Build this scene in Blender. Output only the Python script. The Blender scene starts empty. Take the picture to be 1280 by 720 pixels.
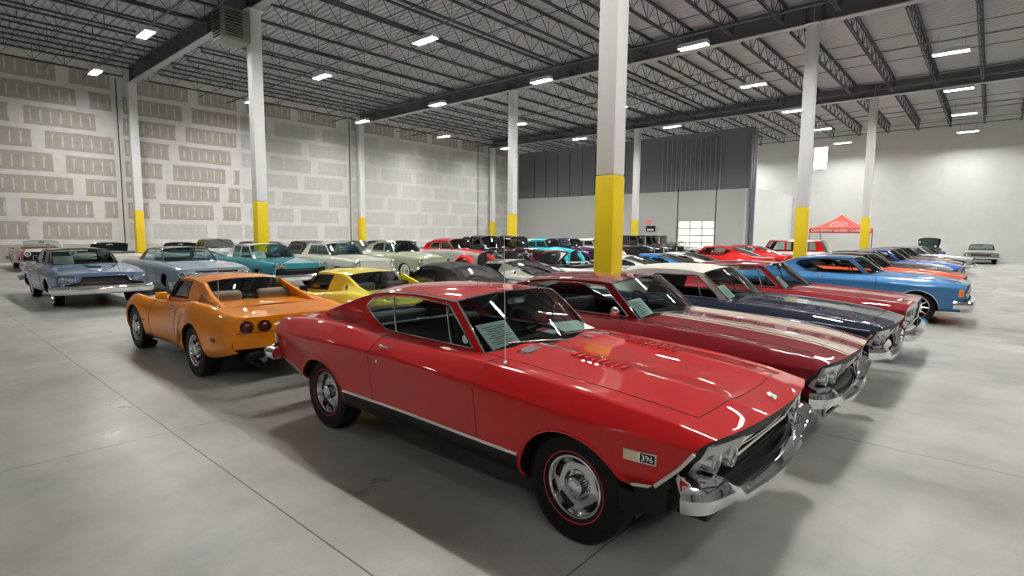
import bpy, math, random
import numpy as np
from mathutils import Vector, Matrix
from mathutils.geometry import delaunay_2d_cdt
random.seed(7)
C = bpy.context.scene.collection
PI = math.pi
# ------------------------------------------------------------------ materials
MATS = {}
def mat(name, col=(.8, .8, .8), rough=.5, metal=0., coat=0., emit=None, estr=0., spec=.5, coat_rough=.03):
    if name in MATS: return MATS[name]
    m = bpy.data.materials.new(name); m.use_nodes = True
    b = m.node_tree.nodes['Principled BSDF']
    b.inputs['Base Color'].default_value = (*col, 1)
    b.inputs['Roughness'].default_value = rough
    b.inputs['Metallic'].default_value = metal
    b.inputs['Coat Weight'].default_value = coat
    b.inputs['Coat Roughness'].default_value = coat_rough
    b.inputs['Specular IOR Level'].default_value = spec
    if emit:
        b.inputs['Emission Color'].default_value = (*emit, 1)
        b.inputs['Emission Strength'].default_value = estr
    MATS[name] = m
    return m
def paint(name, col, metal=0., rough=.5):
    """clear-coated car paint"""
    if name in MATS: return MATS[name]
    m = mat(name, col, rough, metal, 1.0, coat_rough=.035)
    b = m.node_tree.nodes['Principled BSDF']; b.inputs['Specular IOR Level'].default_value = .08 if metal == 0 else .4
    b.inputs['Coat Roughness'].default_value = .012; b.inputs['Coat IOR'].default_value = 1.45
    return m
def glass(name, tint=(.75, .82, .8), gl=.06):
    if name in MATS: return MATS[name]
    m = bpy.data.materials.new(name); m.use_nodes = True; nt = m.node_tree; nt.nodes.clear()
    out = nt.nodes.new('ShaderNodeOutputMaterial'); mx = nt.nodes.new('ShaderNodeMixShader')
    tr = nt.nodes.new('ShaderNodeBsdfTransparent'); tr.inputs[0].default_value = (*tint, 1)
    g = nt.nodes.new('ShaderNodeBsdfGlossy'); g.inputs['Roughness'].default_value = .01
    fr = nt.nodes.new('ShaderNodeFresnel'); fr.inputs['IOR'].default_value = 1.5
    ad = nt.nodes.new('ShaderNodeMath'); ad.operation = 'ADD'; ad.inputs[1].default_value = gl; ad.use_clamp = True
    nt.links.new(fr.outputs[0], ad.inputs[0]); nt.links.new(ad.outputs[0], mx.inputs[0])
    nt.links.new(tr.outputs[0], mx.inputs[1]); nt.links.new(g.outputs[0], mx.inputs[2])
    nt.links.new(mx.outputs[0], out.inputs[0])
    MATS[name] = m
    return m
CHROME = mat('chrome', (.82, .83, .85), .07, 1.)
STAIN = mat('brushed_trim', (.72, .72, .72), .22, 1.)
BLACK = mat('satin_black', (.007, .007, .008), .5, spec=.3)
RUBBER = mat('tyre_rubber', (.007, .007, .0075), .5, spec=.22)
SEAM = mat('seam_black', (.004, .004, .004), .7)
VINYL = mat('black_vinyl', (.014, .015, .017), .38, spec=.4)
VINYLT = mat('tan_vinyl', (.13, .10, .06), .5)
VINYLR = mat('red_vinyl', (.25, .02, .02), .45)
VINYLB = mat('teal_vinyl', (.10, .22, .24), .45)
GLASS = glass('window_glass', (.64, .74, .72), .0)
GLASSD = glass('dark_glass', (.30, .34, .34), .06)
LENS = mat('headlight_lens', (.36, .38, .38), .12, .8, 1.)
REDL = mat('red_lens', (.10, .004, .006), .12, 0, 1.)
AMBER = mat('amber_lens', (.85, .22, .02), .15, 0, 1.)
WHITEW = mat('whitewall', (.75, .74, .70), .6)
REDLINE = mat('redline', (.55, .03, .03), .6)
WTRIM = mat('ivory_strip', (.78, .76, .68), .35, 0, .5)
CANVASB = mat('black_canvas', (.012, .012, .015), .85)
CANVASW = mat('cream_vinyl_top', (.56, .55, .48), .55)
PAPER = mat('paper', (.70, .82, .74), .8)
INK = mat('ink', (.10, .13, .14), .8)
# ------------------------------------------------------------------ interpolation helpers
def pchip(xs, ys, x):
    xs = np.asarray(xs, float); ys = np.asarray(ys, float); x = np.asarray(x, float)
    o = np.argsort(xs); xs = xs[o]; ys = ys[o]
    if len(xs) == 1: return np.full_like(x, ys[0])
    h = np.diff(xs); d = np.diff(ys) / h
    m = np.zeros_like(xs)
    if len(xs) > 2:
        for i in range(1, len(xs) - 1):
            if d[i-1] * d[i] > 0:
                w1 = 2*h[i] + h[i-1]; w2 = h[i] + 2*h[i-1]
                m[i] = (w1 + w2) / (w1/d[i-1] + w2/d[i])
    m[0] = d[0]; m[-1] = d[-1]
    xc = np.clip(x, xs[0], xs[-1])
    i = np.clip(np.searchsorted(xs, xc) - 1, 0, len(xs) - 2)
    s = (xc - xs[i]) / h[i]
    r = (2*s**3 - 3*s**2 + 1)*ys[i] + (s**3 - 2*s**2 + s)*h[i]*m[i] + (-2*s**3 + 3*s**2)*ys[i+1] + (s**3 - s**2)*h[i]*m[i+1]
    return r
def crv(pts):
    if isinstance(pts, (int, float)): return lambda x: np.full_like(np.asarray(x, float), float(pts))
    xs = [p[0] for p in pts]; ys = [p[1] for p in pts]
    gx = np.linspace(min(xs), max(xs), 500); gy = pchip(xs, ys, gx)
    return lambda x: np.interp(x, gx, gy)
def smooth01(x): x = np.clip(x, 0, 1); return x*x*(3 - 2*x)
def catmull(P, n=8, closed=False):
    P = [np.array(p, float) for p in P]; out = []; N = len(P)
    rng = range(N) if closed else range(N - 1)
    for i in rng:
        if closed: a, b, c, d = P[(i-1) % N], P[i], P[(i+1) % N], P[(i+2) % N]
        else:
            b, c = P[i], P[i+1]; a = P[i-1] if i > 0 else 2*b - c; d = P[i+2] if i + 2 < N else 2*c - b
        for k in range(n):
            t = k / n
            out.append(.5*((2*b) + (c - a)*t + (2*a - 5*b + 4*c - d)*t*t + (3*b - a - 3*c + d)*t**3))
    if not closed: out.append(P[-1])
    return out
def rpoly(P, r, n=5, closed=True):
    """round the corners of a polygon/polyline; r = radius or list"""
    P = [np.array(p, float) for p in P]; N = len(P); out = []
    for i in range(N):
        ri = r[i] if isinstance(r, (list, tuple)) else r
        if (not closed and i in (0, N-1)) or ri <= 0: out.append(P[i]); continue
        a, b, c = P[i-1], P[i], P[(i+1) % N]
        la, lc = np.linalg.norm(a-b), np.linalg.norm(c-b)
        q = min(ri, la*.45, lc*.45)
        p0 = b + (a-b)/la*q; p2 = b + (c-b)/lc*q
        for k in range(n+1):
            t = k/n; out.append((1-t)**2*p0 + 2*t*(1-t)*b + t*t*p2)
    return out
# ------------------------------------------------------------------ mesh helpers
def mesh_obj(name, V, F, m, parent=None, mi=None, N=None, smooth=True):
    me = bpy.data.meshes.new(name)
    me.from_pydata([tuple(map(float, v)) for v in V], [], [tuple(int(i) for i in f) for f in F])
    for k in (m if isinstance(m, (list, tuple)) else [m]): me.materials.append(k)
    if smooth: me.polygons.foreach_set('use_smooth', [True]*len(me.polygons))
    if mi is not None: me.polygons.foreach_set('material_index', [int(k) for k in mi])
    me.update()
    if N is not None:
        me.normals_split_custom_set_from_vertices([tuple(map(float, n)) for n in N])
    o = bpy.data.objects.new(name, me); C.objects.link(o)
    if parent is not None: adopt(o, parent)
    return o
KIDS = {}
def adopt(o, parent):
    o.parent = parent; KIDS.setdefault(parent.name, []).append(o)
class MB:
    """collects shapes, builds ONE mesh object"""
    def __init__(s): s.V = []; s.F = []; s.M = []
    def add(s, V, F, k=0):
        o = len(s.V); s.V += [tuple(map(float, v)) for v in V]; s.F += [tuple(i + o for i in f) for f in F]; s.M += [k]*len(F); return s
    def box(s, c, d, k=0, rz=0., ry=0.):
        x, y, z = d[0]/2, d[1]/2, d[2]/2
        V = [Vector((a*x, b*y, e*z)) for a in (-1, 1) for b in (-1, 1) for e in (-1, 1)]
        R = Matrix.Rotation(rz, 3, 'Z') @ Matrix.Rotation(ry, 3, 'Y')
        V = [R @ v + Vector(c) for v in V]
        return s.add(V, [(0, 1, 3, 2), (4, 6, 7, 5), (0, 4, 5, 1), (2, 3, 7, 6), (0, 2, 6, 4), (1, 5, 7, 3)], k)
    def rbox(s, c, d, r=.03, k=0, n=2, rz=0., ry=0.):
        """box with rounded edges: superellipsoid-like lofted stack"""
        hx, hy, hz = d[0]/2, d[1]/2, d[2]/2; r = min(r, hx*.99, hy*.99, hz*.99)
        R = Matrix.Rotation(rz, 3, 'Z') @ Matrix.Rotation(ry, 3, 'Y')
        rings = []
        zz = [(-hz + r - r*math.cos(a), r*(1-math.sin(a))) for a in [PI/2*i/n for i in range(n+1)]]
        zz = zz + [(-z, q) for z, q in reversed(zz)]
        for z, ins in zz:
            ring = []
            for cx, cy, a0 in ((1, 1, 0), (-1, 1, PI/2), (-1, -1, PI), (1, -1, 1.5*PI)):
                for i in range(n+1):
                    a = a0 + PI/2*i/n
                    ring.append((cx*(hx-r) + (r-ins)*math.cos(a), cy*(hy-r) + (r-ins)*math.sin(a), z))
            rings.append(ring)
        L = len(rings[0]); V = [tuple(R @ Vector(p) + Vector(c)) for g in rings for p in g]; F = []
        for i in range(len(rings)-1):
            for j in range(L): F.append((i*L+j, i*L+(j+1) % L, (i+1)*L+(j+1) % L, (i+1)*L+j))
        F.append(tuple(reversed(range(L)))); F.append(tuple(range((len(rings)-1)*L, len(rings)*L)))
        return s.add(V, F, k)
    def tube(s, P, r, k=0, n=6, closed=False, cap=True, flat=1.):
        P = [Vector(p) for p in P]; N = len(P); V = []; F = []
        up = Vector((0, 0, 1)); rings = []
        for i, p in enumerate(P):
            a = P[i-1] if (i > 0 or closed) else p; b = P[(i+1) % N] if (i < N-1 or closed) else p
            t = (b - a)
            if t.length < 1e-9: t = Vector((1, 0, 0))
            t.normalize()
            if i == 0:
                u = t.cross(up);
                if u.length < .1: u = t.cross(Vector((0, 1, 0)))
                u.normalize()
            else:
                u = (u - t*u.dot(t))
                if u.length < 1e-6: u = t.cross(up)
                u.normalize()
            w = t.cross(u); rr = r[i] if isinstance(r, (list, tuple)) else r
            for q in range(n):
                an = 2*PI*q/n; V.append(tuple(p + u*(rr*math.cos(an)) + w*(rr*flat*math.sin(an))))
        M = N if closed else N-1
        for i in range(M):
            for q in range(n):
                a = i*n + q; b = i*n + (q+1) % n; c = ((i+1) % N)*n + (q+1) % n; d = ((i+1) % N)*n + q
                F.append((a, b, c, d))
        if cap and not closed:
            F.append(tuple(reversed(range(n)))); F.append(tuple(range((N-1)*n, N*n)))
        return s.add(V, F, k)
    def lathe(s, prof, c=(0, 0, 0), axis='Y', n=32, k=0, sgn=1):
        """prof: (r, a) a along the axis"""
        V = []; F = []; L = len(prof)
        for i in range(n):
            an = 2*PI*i/n; ca, sa = math.cos(an), math.sin(an)
            for r, a in prof:
                a = a*sgn
                if axis == 'Y': p = (r*ca, a, r*sa)
                elif axis == 'X': p = (a, r*ca, r*sa)
                else: p = (r*ca, r*sa, a)
                V.append((p[0]+c[0], p[1]+c[1], p[2]+c[2]))
        for i in range(n):
            for j in range(L-1):
                a, b = i*L+j, ((i+1) % n)*L+j
                F.append((a, b, b+1, a+1) if sgn > 0 else (a, a+1, b+1, b))
        return s.add(V, F, k)
    def prism(s, poly, d0, d1, plane='XZ', k=0):
        """poly 2D extruded along the third axis"""
        n = len(poly)
        def P(p, d):
            return {'XZ': (p[0], d, p[1]), 'XY': (p[0], p[1], d), 'YZ': (d, p[0], p[1])}[plane]
        V = [P(p, d0) for p in poly] + [P(p, d1) for p in poly]
        F = [tuple(range(n)), tuple(reversed(range(n, 2*n)))]
        for i in range(n): j = (i+1) % n; F.append((i, i+n, j+n, j))
        return s.add(V, F, k)
    def sweep(s, prof, path, k=0, closed_prof=True, up=(0, 0, 1), cap=True, scale=None):
        """prof: list (out, up) in the plane across the path; 'out' is the horizontal normal (right of travel)"""
        P = [Vector(p) for p in path]; N = len(P); L = len(prof); V = []; F = []; up = Vector(up)
        for i, p in enumerate(P):
            t = (P[min(i+1, N-1)] - P[max(i-1, 0)]).normalized()
            o = t.cross(up).normalized(); sc = scale[i] if scale else 1.
            for a, b in prof: V.append(tuple(p + o*a*sc + up*b*sc))
        M = L if closed_prof else L-1
        for i in range(N-1):
            for j in range(M):
                q = (j+1) % L; F.append((i*L+j, i*L+q, (i+1)*L+q, (i+1)*L+j))
        if cap and closed_prof: F.append(tuple(range(L))); F.append(tuple(reversed(range((N-1)*L, N*L))))
        return s.add(V, F, k)
    def build(s, name, m, parent=None, smooth=True, ang=35):
        o = mesh_obj(name, s.V, s.F, m, parent, s.M if isinstance(m, (list, tuple)) else None, smooth=smooth)
        if smooth: sharp(o, ang)
        return o
def sharp(o, ang=35):
    me = o.data
    import bmesh
    bm = bmesh.new(); bm.from_mesh(me); bmesh.ops.recalc_face_normals(bm, faces=bm.faces)
    lim = math.radians(ang)
    for e in bm.edges:
        if len(e.link_faces) == 2:
            try: e.smooth = e.calc_face_angle() < lim
            except ValueError: pass
    bm.to_mesh(me); bm.free()
def inpoly(px, py, poly):
    poly = np.asarray(poly, float); x, y = poly[:, 0], poly[:, 1]; x2, y2 = np.roll(x, -1), np.roll(y, -1)
    c = np.zeros(len(px), bool)
    for a, b, d, e in zip(x, y, x2, y2):
        if b == e: continue
        k = ((b > py) != (e > py)) & (px < (d-a)*(py-b)/(e-b) + a); c ^= k
    return c
def densify(P, h):
    P = [np.array(p, float) for p in P]; out = []
    for i, a in enumerate(P):
        b = P[(i+1) % len(P)]; n = max(1, int(math.ceil(np.linalg.norm(b-a)/h)))
        if np.linalg.norm(b-a) < 1e-6: continue
        for k in range(n): out.append(a + (b-a)*k/n)
    return out
def surf_panel(f, poly, holes=(), h=.06, sc=1., flip=False, off=0.):
    """triangulate poly (in a,b) minus holes, map through f(a,b)->Nx3. sc: metres per unit of b. returns V,F,N"""
    S = lambda P: [np.array((p[0], p[1]*sc)) for p in P]
    outer = densify(S(poly), h); hs = [densify(S(q), h*.7) for q in holes]
    pts = [tuple(p) for p in outer]; edges = [(i, (i+1) % len(outer)) for i in range(len(outer))]
    for q in hs:
        o = len(pts); pts += [tuple(p) for p in q]; edges += [(o+i, o+(i+1) % len(q)) for i in range(len(q))]
    B = np.array(pts); a0, b0 = B.min(0); a1, b1 = B.max(0)
    gx, gy = np.meshgrid(np.arange(a0+h/2, a1, h), np.arange(b0+h/2, b1, h)); gx = gx.ravel(); gy = gy.ravel()
    if len(gx):
        k = inpoly(gx, gy, outer)
        for q in hs: k &= ~inpoly(gx, gy, q)
        gx, gy = gx[k], gy[k]
        if len(gx):
            d = np.min(np.hypot(gx[:, None]-B[None, :, 0], gy[:, None]-B[None, :, 1]), axis=1); gx, gy = gx[d > h*.42], gy[d > h*.42]
    allp = pts + list(zip(gx, gy))
    r = delaunay_2d_cdt([Vector((float(p[0]), float(p[1]))) for p in allp], edges, [], 0, 1e-6)
    P = np.array([(v.x, v.y) for v in r[0]]); T = np.array([t for t in r[2] if len(t) == 3])
    cen = P[T].mean(1); k = inpoly(cen[:, 0], cen[:, 1], outer)
    for q in hs: k &= ~inpoly(cen[:, 0], cen[:, 1], q)
    T = T[k]
    a, b = P[:, 0], P[:, 1]/sc; e = .004
    V = f(a, b); da = f(a+e, b) - f(a-e, b); db = f(a, b+e/sc) - f(a, b-e/sc)
    N = np.cross(da, db); L = np.linalg.norm(N, axis=1, keepdims=True); L[L < 1e-12] = 1; N = N/L
    if flip: N = -N; T = T[:, ::-1]
    V = V + N*off
    used = np.unique(T); mp = -np.ones(len(V), int); mp[used] = np.arange(len(used))
    return V[used], mp[T], N[used]
def merge(parts):
    V = []; F = []; N = []; o = 0
    for v, f, n in parts: V.append(v); F.append(f+o); N.append(n); o += len(v)
    return np.vstack(V), np.vstack(F), np.vstack(N)
def mirror(p):
    v, f, n = p; return v*np.array([1, -1, 1]), f[:, ::-1], n*np.array([1, -1, 1])
def spanel(name, p, m, parent): return mesh_obj(name, p[0], p[1], m, parent, N=p[2])
def empty(name, loc=(0, 0, 0), rz=0.):
    o = bpy.data.objects.new(name, None); C.objects.link(o); o.location = loc; o.rotation_euler = (0, 0, rz); o.empty_display_size = .2; return o
def tag(o, label=None, cat=None, group=None, kind=None):
    if label: o['label'] = label
    if cat: o['category'] = cat
    if group: o['group'] = group
    if kind: o['kind'] = kind
    return o
def dup(root, loc=None, rz=None, label=None, group=None, swap=None):
    """copy a thing with its parts and sub-parts; swap: {old material: new material}"""
    def cp(o, par):
        c = o.copy(); C.objects.link(c)
        if par is not None: adopt(c, par)
        if swap and o.type == 'MESH' and any(s.material in swap for s in o.material_slots):
            c.data = o.data.copy()
            for i, s in enumerate(o.data.materials):
                if s in swap: c.data.materials[i] = swap[s]
        for ch in KIDS.get(o.name, ()): cp(ch, c)
        return c
    r = cp(root, None)
    if loc is not None: r.location = loc
    if rz is not None: r.rotation_euler = (0, 0, rz)
    if label: r['label'] = label
    if group: r['group'] = group
    elif 'group' in r: del r['group']
    return r
# ------------------------------------------------------------------ car body surface
K = 10; T = 9.; TB = 6.
class Body:
    def __init__(s, sp):
        s.sp = sp
        g = lambda k, d: crv(sp.get(k, d))
        s.W = g('W', .93); s.zk = g('zk', .75); s.zs = g('zs', .9); s.zc = g('zc', .95); s.zb = g('zb', .26)
        s.ys = g('ys', .88)           # crest half width as fraction of W
        s.cin = g('cin', .09); s.ridge = g('ridge', .0); s.dip = g('dip', .0); s.belly = g('belly', .0)
        s.tum = sp.get('tum', .45)
        s.soft = np.array(sp.get('soft', [.3, .5, .5, .22, .5, .3, .5, .25, .5, .5]))
        s.xn, s.xt = sp['xn'], sp['xt']
    def ctrl(s, x):
        W, zk, zs, zc, zb = s.W(x), s.zk(x), s.zs(x), s.zc(x), s.zb(x); ys = W*s.ys(x); ci = s.cin(x); rd = s.ridge(x); dp = s.dip(x)
        Y = np.stack([W-ci, W-ci*.35, W-.004-s.belly(x), W, W*(1-s.tum)+ys*s.tum+.012, ys, ys*.86, ys*.44, ys*.22, ys*0], -1)
        Z = np.stack([zb, zb+.05, zb+.5*(zk-zb), zk, zk+.6*(zs-zk), zs, zs*.6+zc*.4-dp-.004, zs*.1+zc*.9+rd, zc, zc], -1)
        return Y, Z
    def __call__(s, x, t):
        x = np.atleast_1d(np.asarray(x, float)); t = np.atleast_1d(np.asarray(t, float))
        x, t = np.broadcast_arrays(x, t); Y, Z = s.ctrl(x)
        mir = t > T; t = np.where(mir, 2*T - t, t); neg = t < 0; t = np.clip(t, 0, T)
        i = np.rint(t).astype(int); c = np.where((i > 0) & (i < K-1), s.soft[i], 0.); fr = t - i
        ar = np.arange(len(x))
        def pt(A, q):
            j = np.clip(np.floor(q).astype(int), 0, K-2); w = q - j
            return A[ar, j]*(1-w) + A[ar, j+1]*w
        inb = np.abs(fr) < c
        cc = np.where(c > 0, c, 1); u = (fr + cc)/(2*cc)
        def ev(A):
            lin = pt(A, t); a = pt(A, np.clip(i - c, 0, T)); b = pt(A, np.clip(i + c, 0, T)); m = A[ar, i]
            bz = (1-u)**2*a + 2*u*(1-u)*m + u*u*b
            return np.where(inb, bz, lin)
        y, z = ev(Y), ev(Z)
        W = s.W(x); q = 1 - np.clip(y/W, 0, 1)**2.4
        sp = s.sp; fr_ = smooth01((x - (s.xn - .7))/.7); rr_ = smooth01(((s.xt + .7) - x)/.7)
        X = x + sp.get('nb', .1)*q*fr_ - sp.get('tb', .1)*q*rr_
        y = np.where(mir, -y, y)
        return np.stack([X, y, z], -1)
    def _inv(s, x, v, t0, t1, comp):
        x = np.atleast_1d(np.asarray(x, float)); v = np.broadcast_to(np.asarray(v, float), x.shape)
        tt = np.linspace(t0, t1, 161); P = s(np.repeat(x, 161), np.tile(tt, len(x)))[:, comp].reshape(len(x), 161); out = np.empty(len(x))
        if comp == 1: P = -P; v = -v
        P = np.maximum.accumulate(P, axis=1)
        for i in range(len(x)): out[i] = np.interp(v[i], P[i], tt)
        return out
    def t_of_z(s, x, z, t0=0., t1=5.): return s._inv(x, z, t0, t1, 2)
    def t_of_y(s, x, y, t0=5., t1=T): return s._inv(x, y, t0, t1, 1)
    def side_y(s, x, z): return s(x, s.t_of_z(x, z))[:, 1]
    def pt(s, x, z, side=1, off=0.):
        t = s.t_of_z([x], z); p = s([x], t)[0]; return (p[0], side*(p[1]+off), p[2])
def arch_pts(ar, B, n=22):
    xc, zc, ax, az = ar[:4]; p = ar[4] if len(ar) > 4 else 2.
    out = []
    for k in range(n+1):
        a = PI*k/n; ca, sa = math.cos(a), math.sin(a)
        x = xc - ax*math.copysign(abs(ca)**(2/p), ca); z = zc + az*abs(sa)**(2/p)
        out.append((x, z))
    zb = float(B.zb(np.array([out[0][0]]))[0])
    lo = [(out[0][0], zz) for zz in np.linspace(zb-.03, zc, 4)[:-1]]; hi = [(out[-1][0], zz) for zz in np.linspace(zc, zb-.03, 4)[1:]]
    return lo + out + hi          # from rear side to front side
def to_t(B, pts): 
    x = np.array([p[0] for p in pts]); z = np.array([p[1] for p in pts]); t = B.t_of_z(x, z); return list(zip(x, t))
def wheel(root, x, y, sg, sp):
    r, w, rr = sp['r'], sp['w'], sp['rim']; st = sp.get('style', 'cap')
    n = sp.get('n', 40)
    m = MB(); h = w/2
    pr = [(rr*.98, -h*.8), (rr+.02, -h*.95), (r*.88, -h*1.02), (r*.965, -h*.93), (r*.995, -h*.78), (r, -h*.5), (r, h*.5), (r*.995, h*.78), (r*.965, h*.93), (r*.88, h*1.02)]
    m.lathe(pr, (x, y, r), 'Y', n, 0, sg)
    band = sp.get('band')
    if band == 'red': ring = [(r*.88, h*1.02, 0), (rr+.030, h*1.005, 0), (rr+.023, h*1.0, 1), (rr+.0, h*.86, 0)]
    elif band == 'white': ring = [(r*.88, h*1.02, 0), (rr+(r-rr)*sp.get('ww', .55), h*1.01, 0), (rr+.012, h*.96, 1), (rr*.98, h*.8, 0)]
    elif band == 'thin': ring = [(r*.88, h*1.02, 0), (rr+(r-rr)*.55, h*1.01, 0), (rr+(r-rr)*.3, h*.99, 1), (rr*.98, h*.8, 0)]
    else: ring = [(r*.88, h*1.02, 0), (rr+.02, h*.98, 0), (rr*.98, h*.8, 0)]
    for a, b in zip(ring[:-1], ring[1:]): m.lathe([a[:2], b[:2]], (x, y, r), 'Y', n, b[2], sg)
    ty = m.build('wheel', [RUBBER, REDLINE if band == 'red' else WHITEW], root)
    q = MB(); c = (x, y, r); RM = sp.get('rim_mat', CHROME); o = h
    if st == 'rally':
        q.lathe([(rr*1.0, o*.72), (rr*1.005, o*.9), (rr*.955, o*.93), (rr*.90, o*.80), (rr*.86, o*.35), (rr*.80, o*.2)], c, 'Y', n, 0, sg)
        q.lathe([(rr*.80, o*.2), (rr*.72, o*.42), (rr*.66, o*.46), (rr*.50, o*.5), (rr*.42, o*.36), (rr*.30, o*.40)], c, 'Y', n, 1, sg)
        q.lathe([(rr*.31, o*.36), (rr*.31, o*.92), (rr*.27, o*1.0), (rr*.2, o*1.06), (rr*.19, o*1.0), (rr*.12, o*1.03), (0.0005, o*1.04)], c, 'Y', 24, 0, sg)
        for k in range(24):
            a = 2*PI*k/24; q.tube([(x+rr*.315*math.cos(a), y+sg*o*.45, r+rr*.315*math.sin(a)), (x+rr*.315*math.cos(a), y+sg*o*.88, r+rr*.315*math.sin(a))], .004, 2, 4)
        for k in range(5):
            a = 2*PI*k/5+.3
            pts = []
            for e in range(9):
                b = a + (e-4)*.085; pts.append((x+rr*.765*math.cos(b), y+sg*o*.345, r+rr*.765*math.sin(b)))
            q.tube(pts, [.006, .013, .016, .017, .018, .017, .016, .013, .006], 2, 6)
            b = a+.6; q.lathe([(.014, 0), (.012, .012), (.0005, .014)], (x+rr*.42*math.cos(b), y+sg*o*.36, r+rr*.42*math.sin(b)), 'Y', 8, 0, sg)
        q.build('wheel_rim', [RM, STAIN, SEAM], ty)
    elif st == 'spoke':
        q.lathe([(rr*1.0, o*.75), (rr*1.01, o*.95), (rr*.94, o*.92), (rr*.92, o*.3), (rr*.9, -o*.5)], c, 'Y', n, 0, sg)
        q.lathe([(rr*.9, -o*.5), (.001, -o*.5)], c, 'Y', n, 1, sg)
        ns = sp.get('spokes', 10)
        for k in range(ns):
            a = 2*PI*k/ns; q.tube([(x+rr*e*math.cos(a), y+sg*o*(.55+.2*e), r+rr*e*math.sin(a)) for e in (.1, .5, .93)], [.022, .014, .017], 0, 6)
        q.lathe([(rr*.22, o*.3), (rr*.22, o*.78), (rr*.12, o*.86), (.0005, o*.86)], c, 'Y', 16, 0, sg)
        q.build('wheel_rim', [RM, BLACK], ty)
    elif st == 'dish':
        q.lathe([(rr*1.0, o*.75), (rr*1.01, o*.97), (rr*.95, o*.95), (rr*.86, o*.55), (rr*.8, o*.45), (rr*.72, o*.62), (rr*.5, o*.70), (rr*.34, o*.62), (rr*.3, o*.95), (rr*.15, o*1.02), (.0005, o*1.02)], c, 'Y', n, 0, sg)
        for k in range(8):
            a = 2*PI*k/8; q.tube([(x+rr*e*math.cos(a), y+sg*o*(.60+.1*e), r+rr*e*math.sin(a)) for e in (.5, .62, .76)], [.016, .022, .014], 1, 6)
        q.build('wheel_rim', [RM, BLACK], ty)
    else:
        q.lathe([(rr*1.0, o*.75), (rr*1.01, o*.92), (rr*.93, o*.95), (rr*.85, o*.78), (rr*.6, o*.88), (rr*.45, o*1.0), (rr*.3, o*.98), (rr*.18, o*1.1), (.0005, o*1.12)], c, 'Y', n, 0, sg)
        q.build('hubcap', [RM], ty)
    return ty
def bumper(root, front, xc, bow, hw, wrap, z, hgt=.13, dep=.09, end_up=0., kink=.7, mt=None, name='bumper', tall_end=1., n=16, rad=.14, prof=None):
    sx = 1 if front else -1
    pts = []
    for k in range(n+1):
        y = -(hw-rad) + 2*(hw-rad)*k/n; pts.append((xc - sx*bow*(y/hw)**2, y))
    xe = xc - sx*bow*((hw-rad)/hw)**2
    def arc(sgn):
        r = []
        for k in range(1, 7):
            a = PI/2*k/6; r.append((xe - sx*rad*(1-math.cos(a))*1.1, sgn*(hw-rad + rad*math.sin(a))))
        r.append((xe - sx*(rad*1.1+wrap), sgn*(hw-.01))); return r
    pts = list(reversed(arc(-1))) + pts + arc(1)
    P = []
    for x, y in pts:
        u = smooth01((abs(y)-kink*hw)/(.09*hw)); P.append((x, y, z + end_up*float(u)))
    if not front: P = P[::-1]
    prof = prof or [(-dep*.35, -hgt*.5), (dep*.45, -hgt*.52), (dep*.8, -hgt*.38), (dep*.95, -hgt*.1), (dep*1.0, hgt*.12), (dep*.85, hgt*.3), (dep*.45, hgt*.46), (-dep*.1, hgt*.5), (-dep*.35, hgt*.42)]
    sc = [1 + (tall_end-1)*float(smooth01((abs(p[1])-kink*hw)/(.15*hw))) for p in P]
    m = MB(); m.sweep(prof, P, scale=sc)
    return m.build(name, mt or CHROME, root, ang=28)
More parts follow.
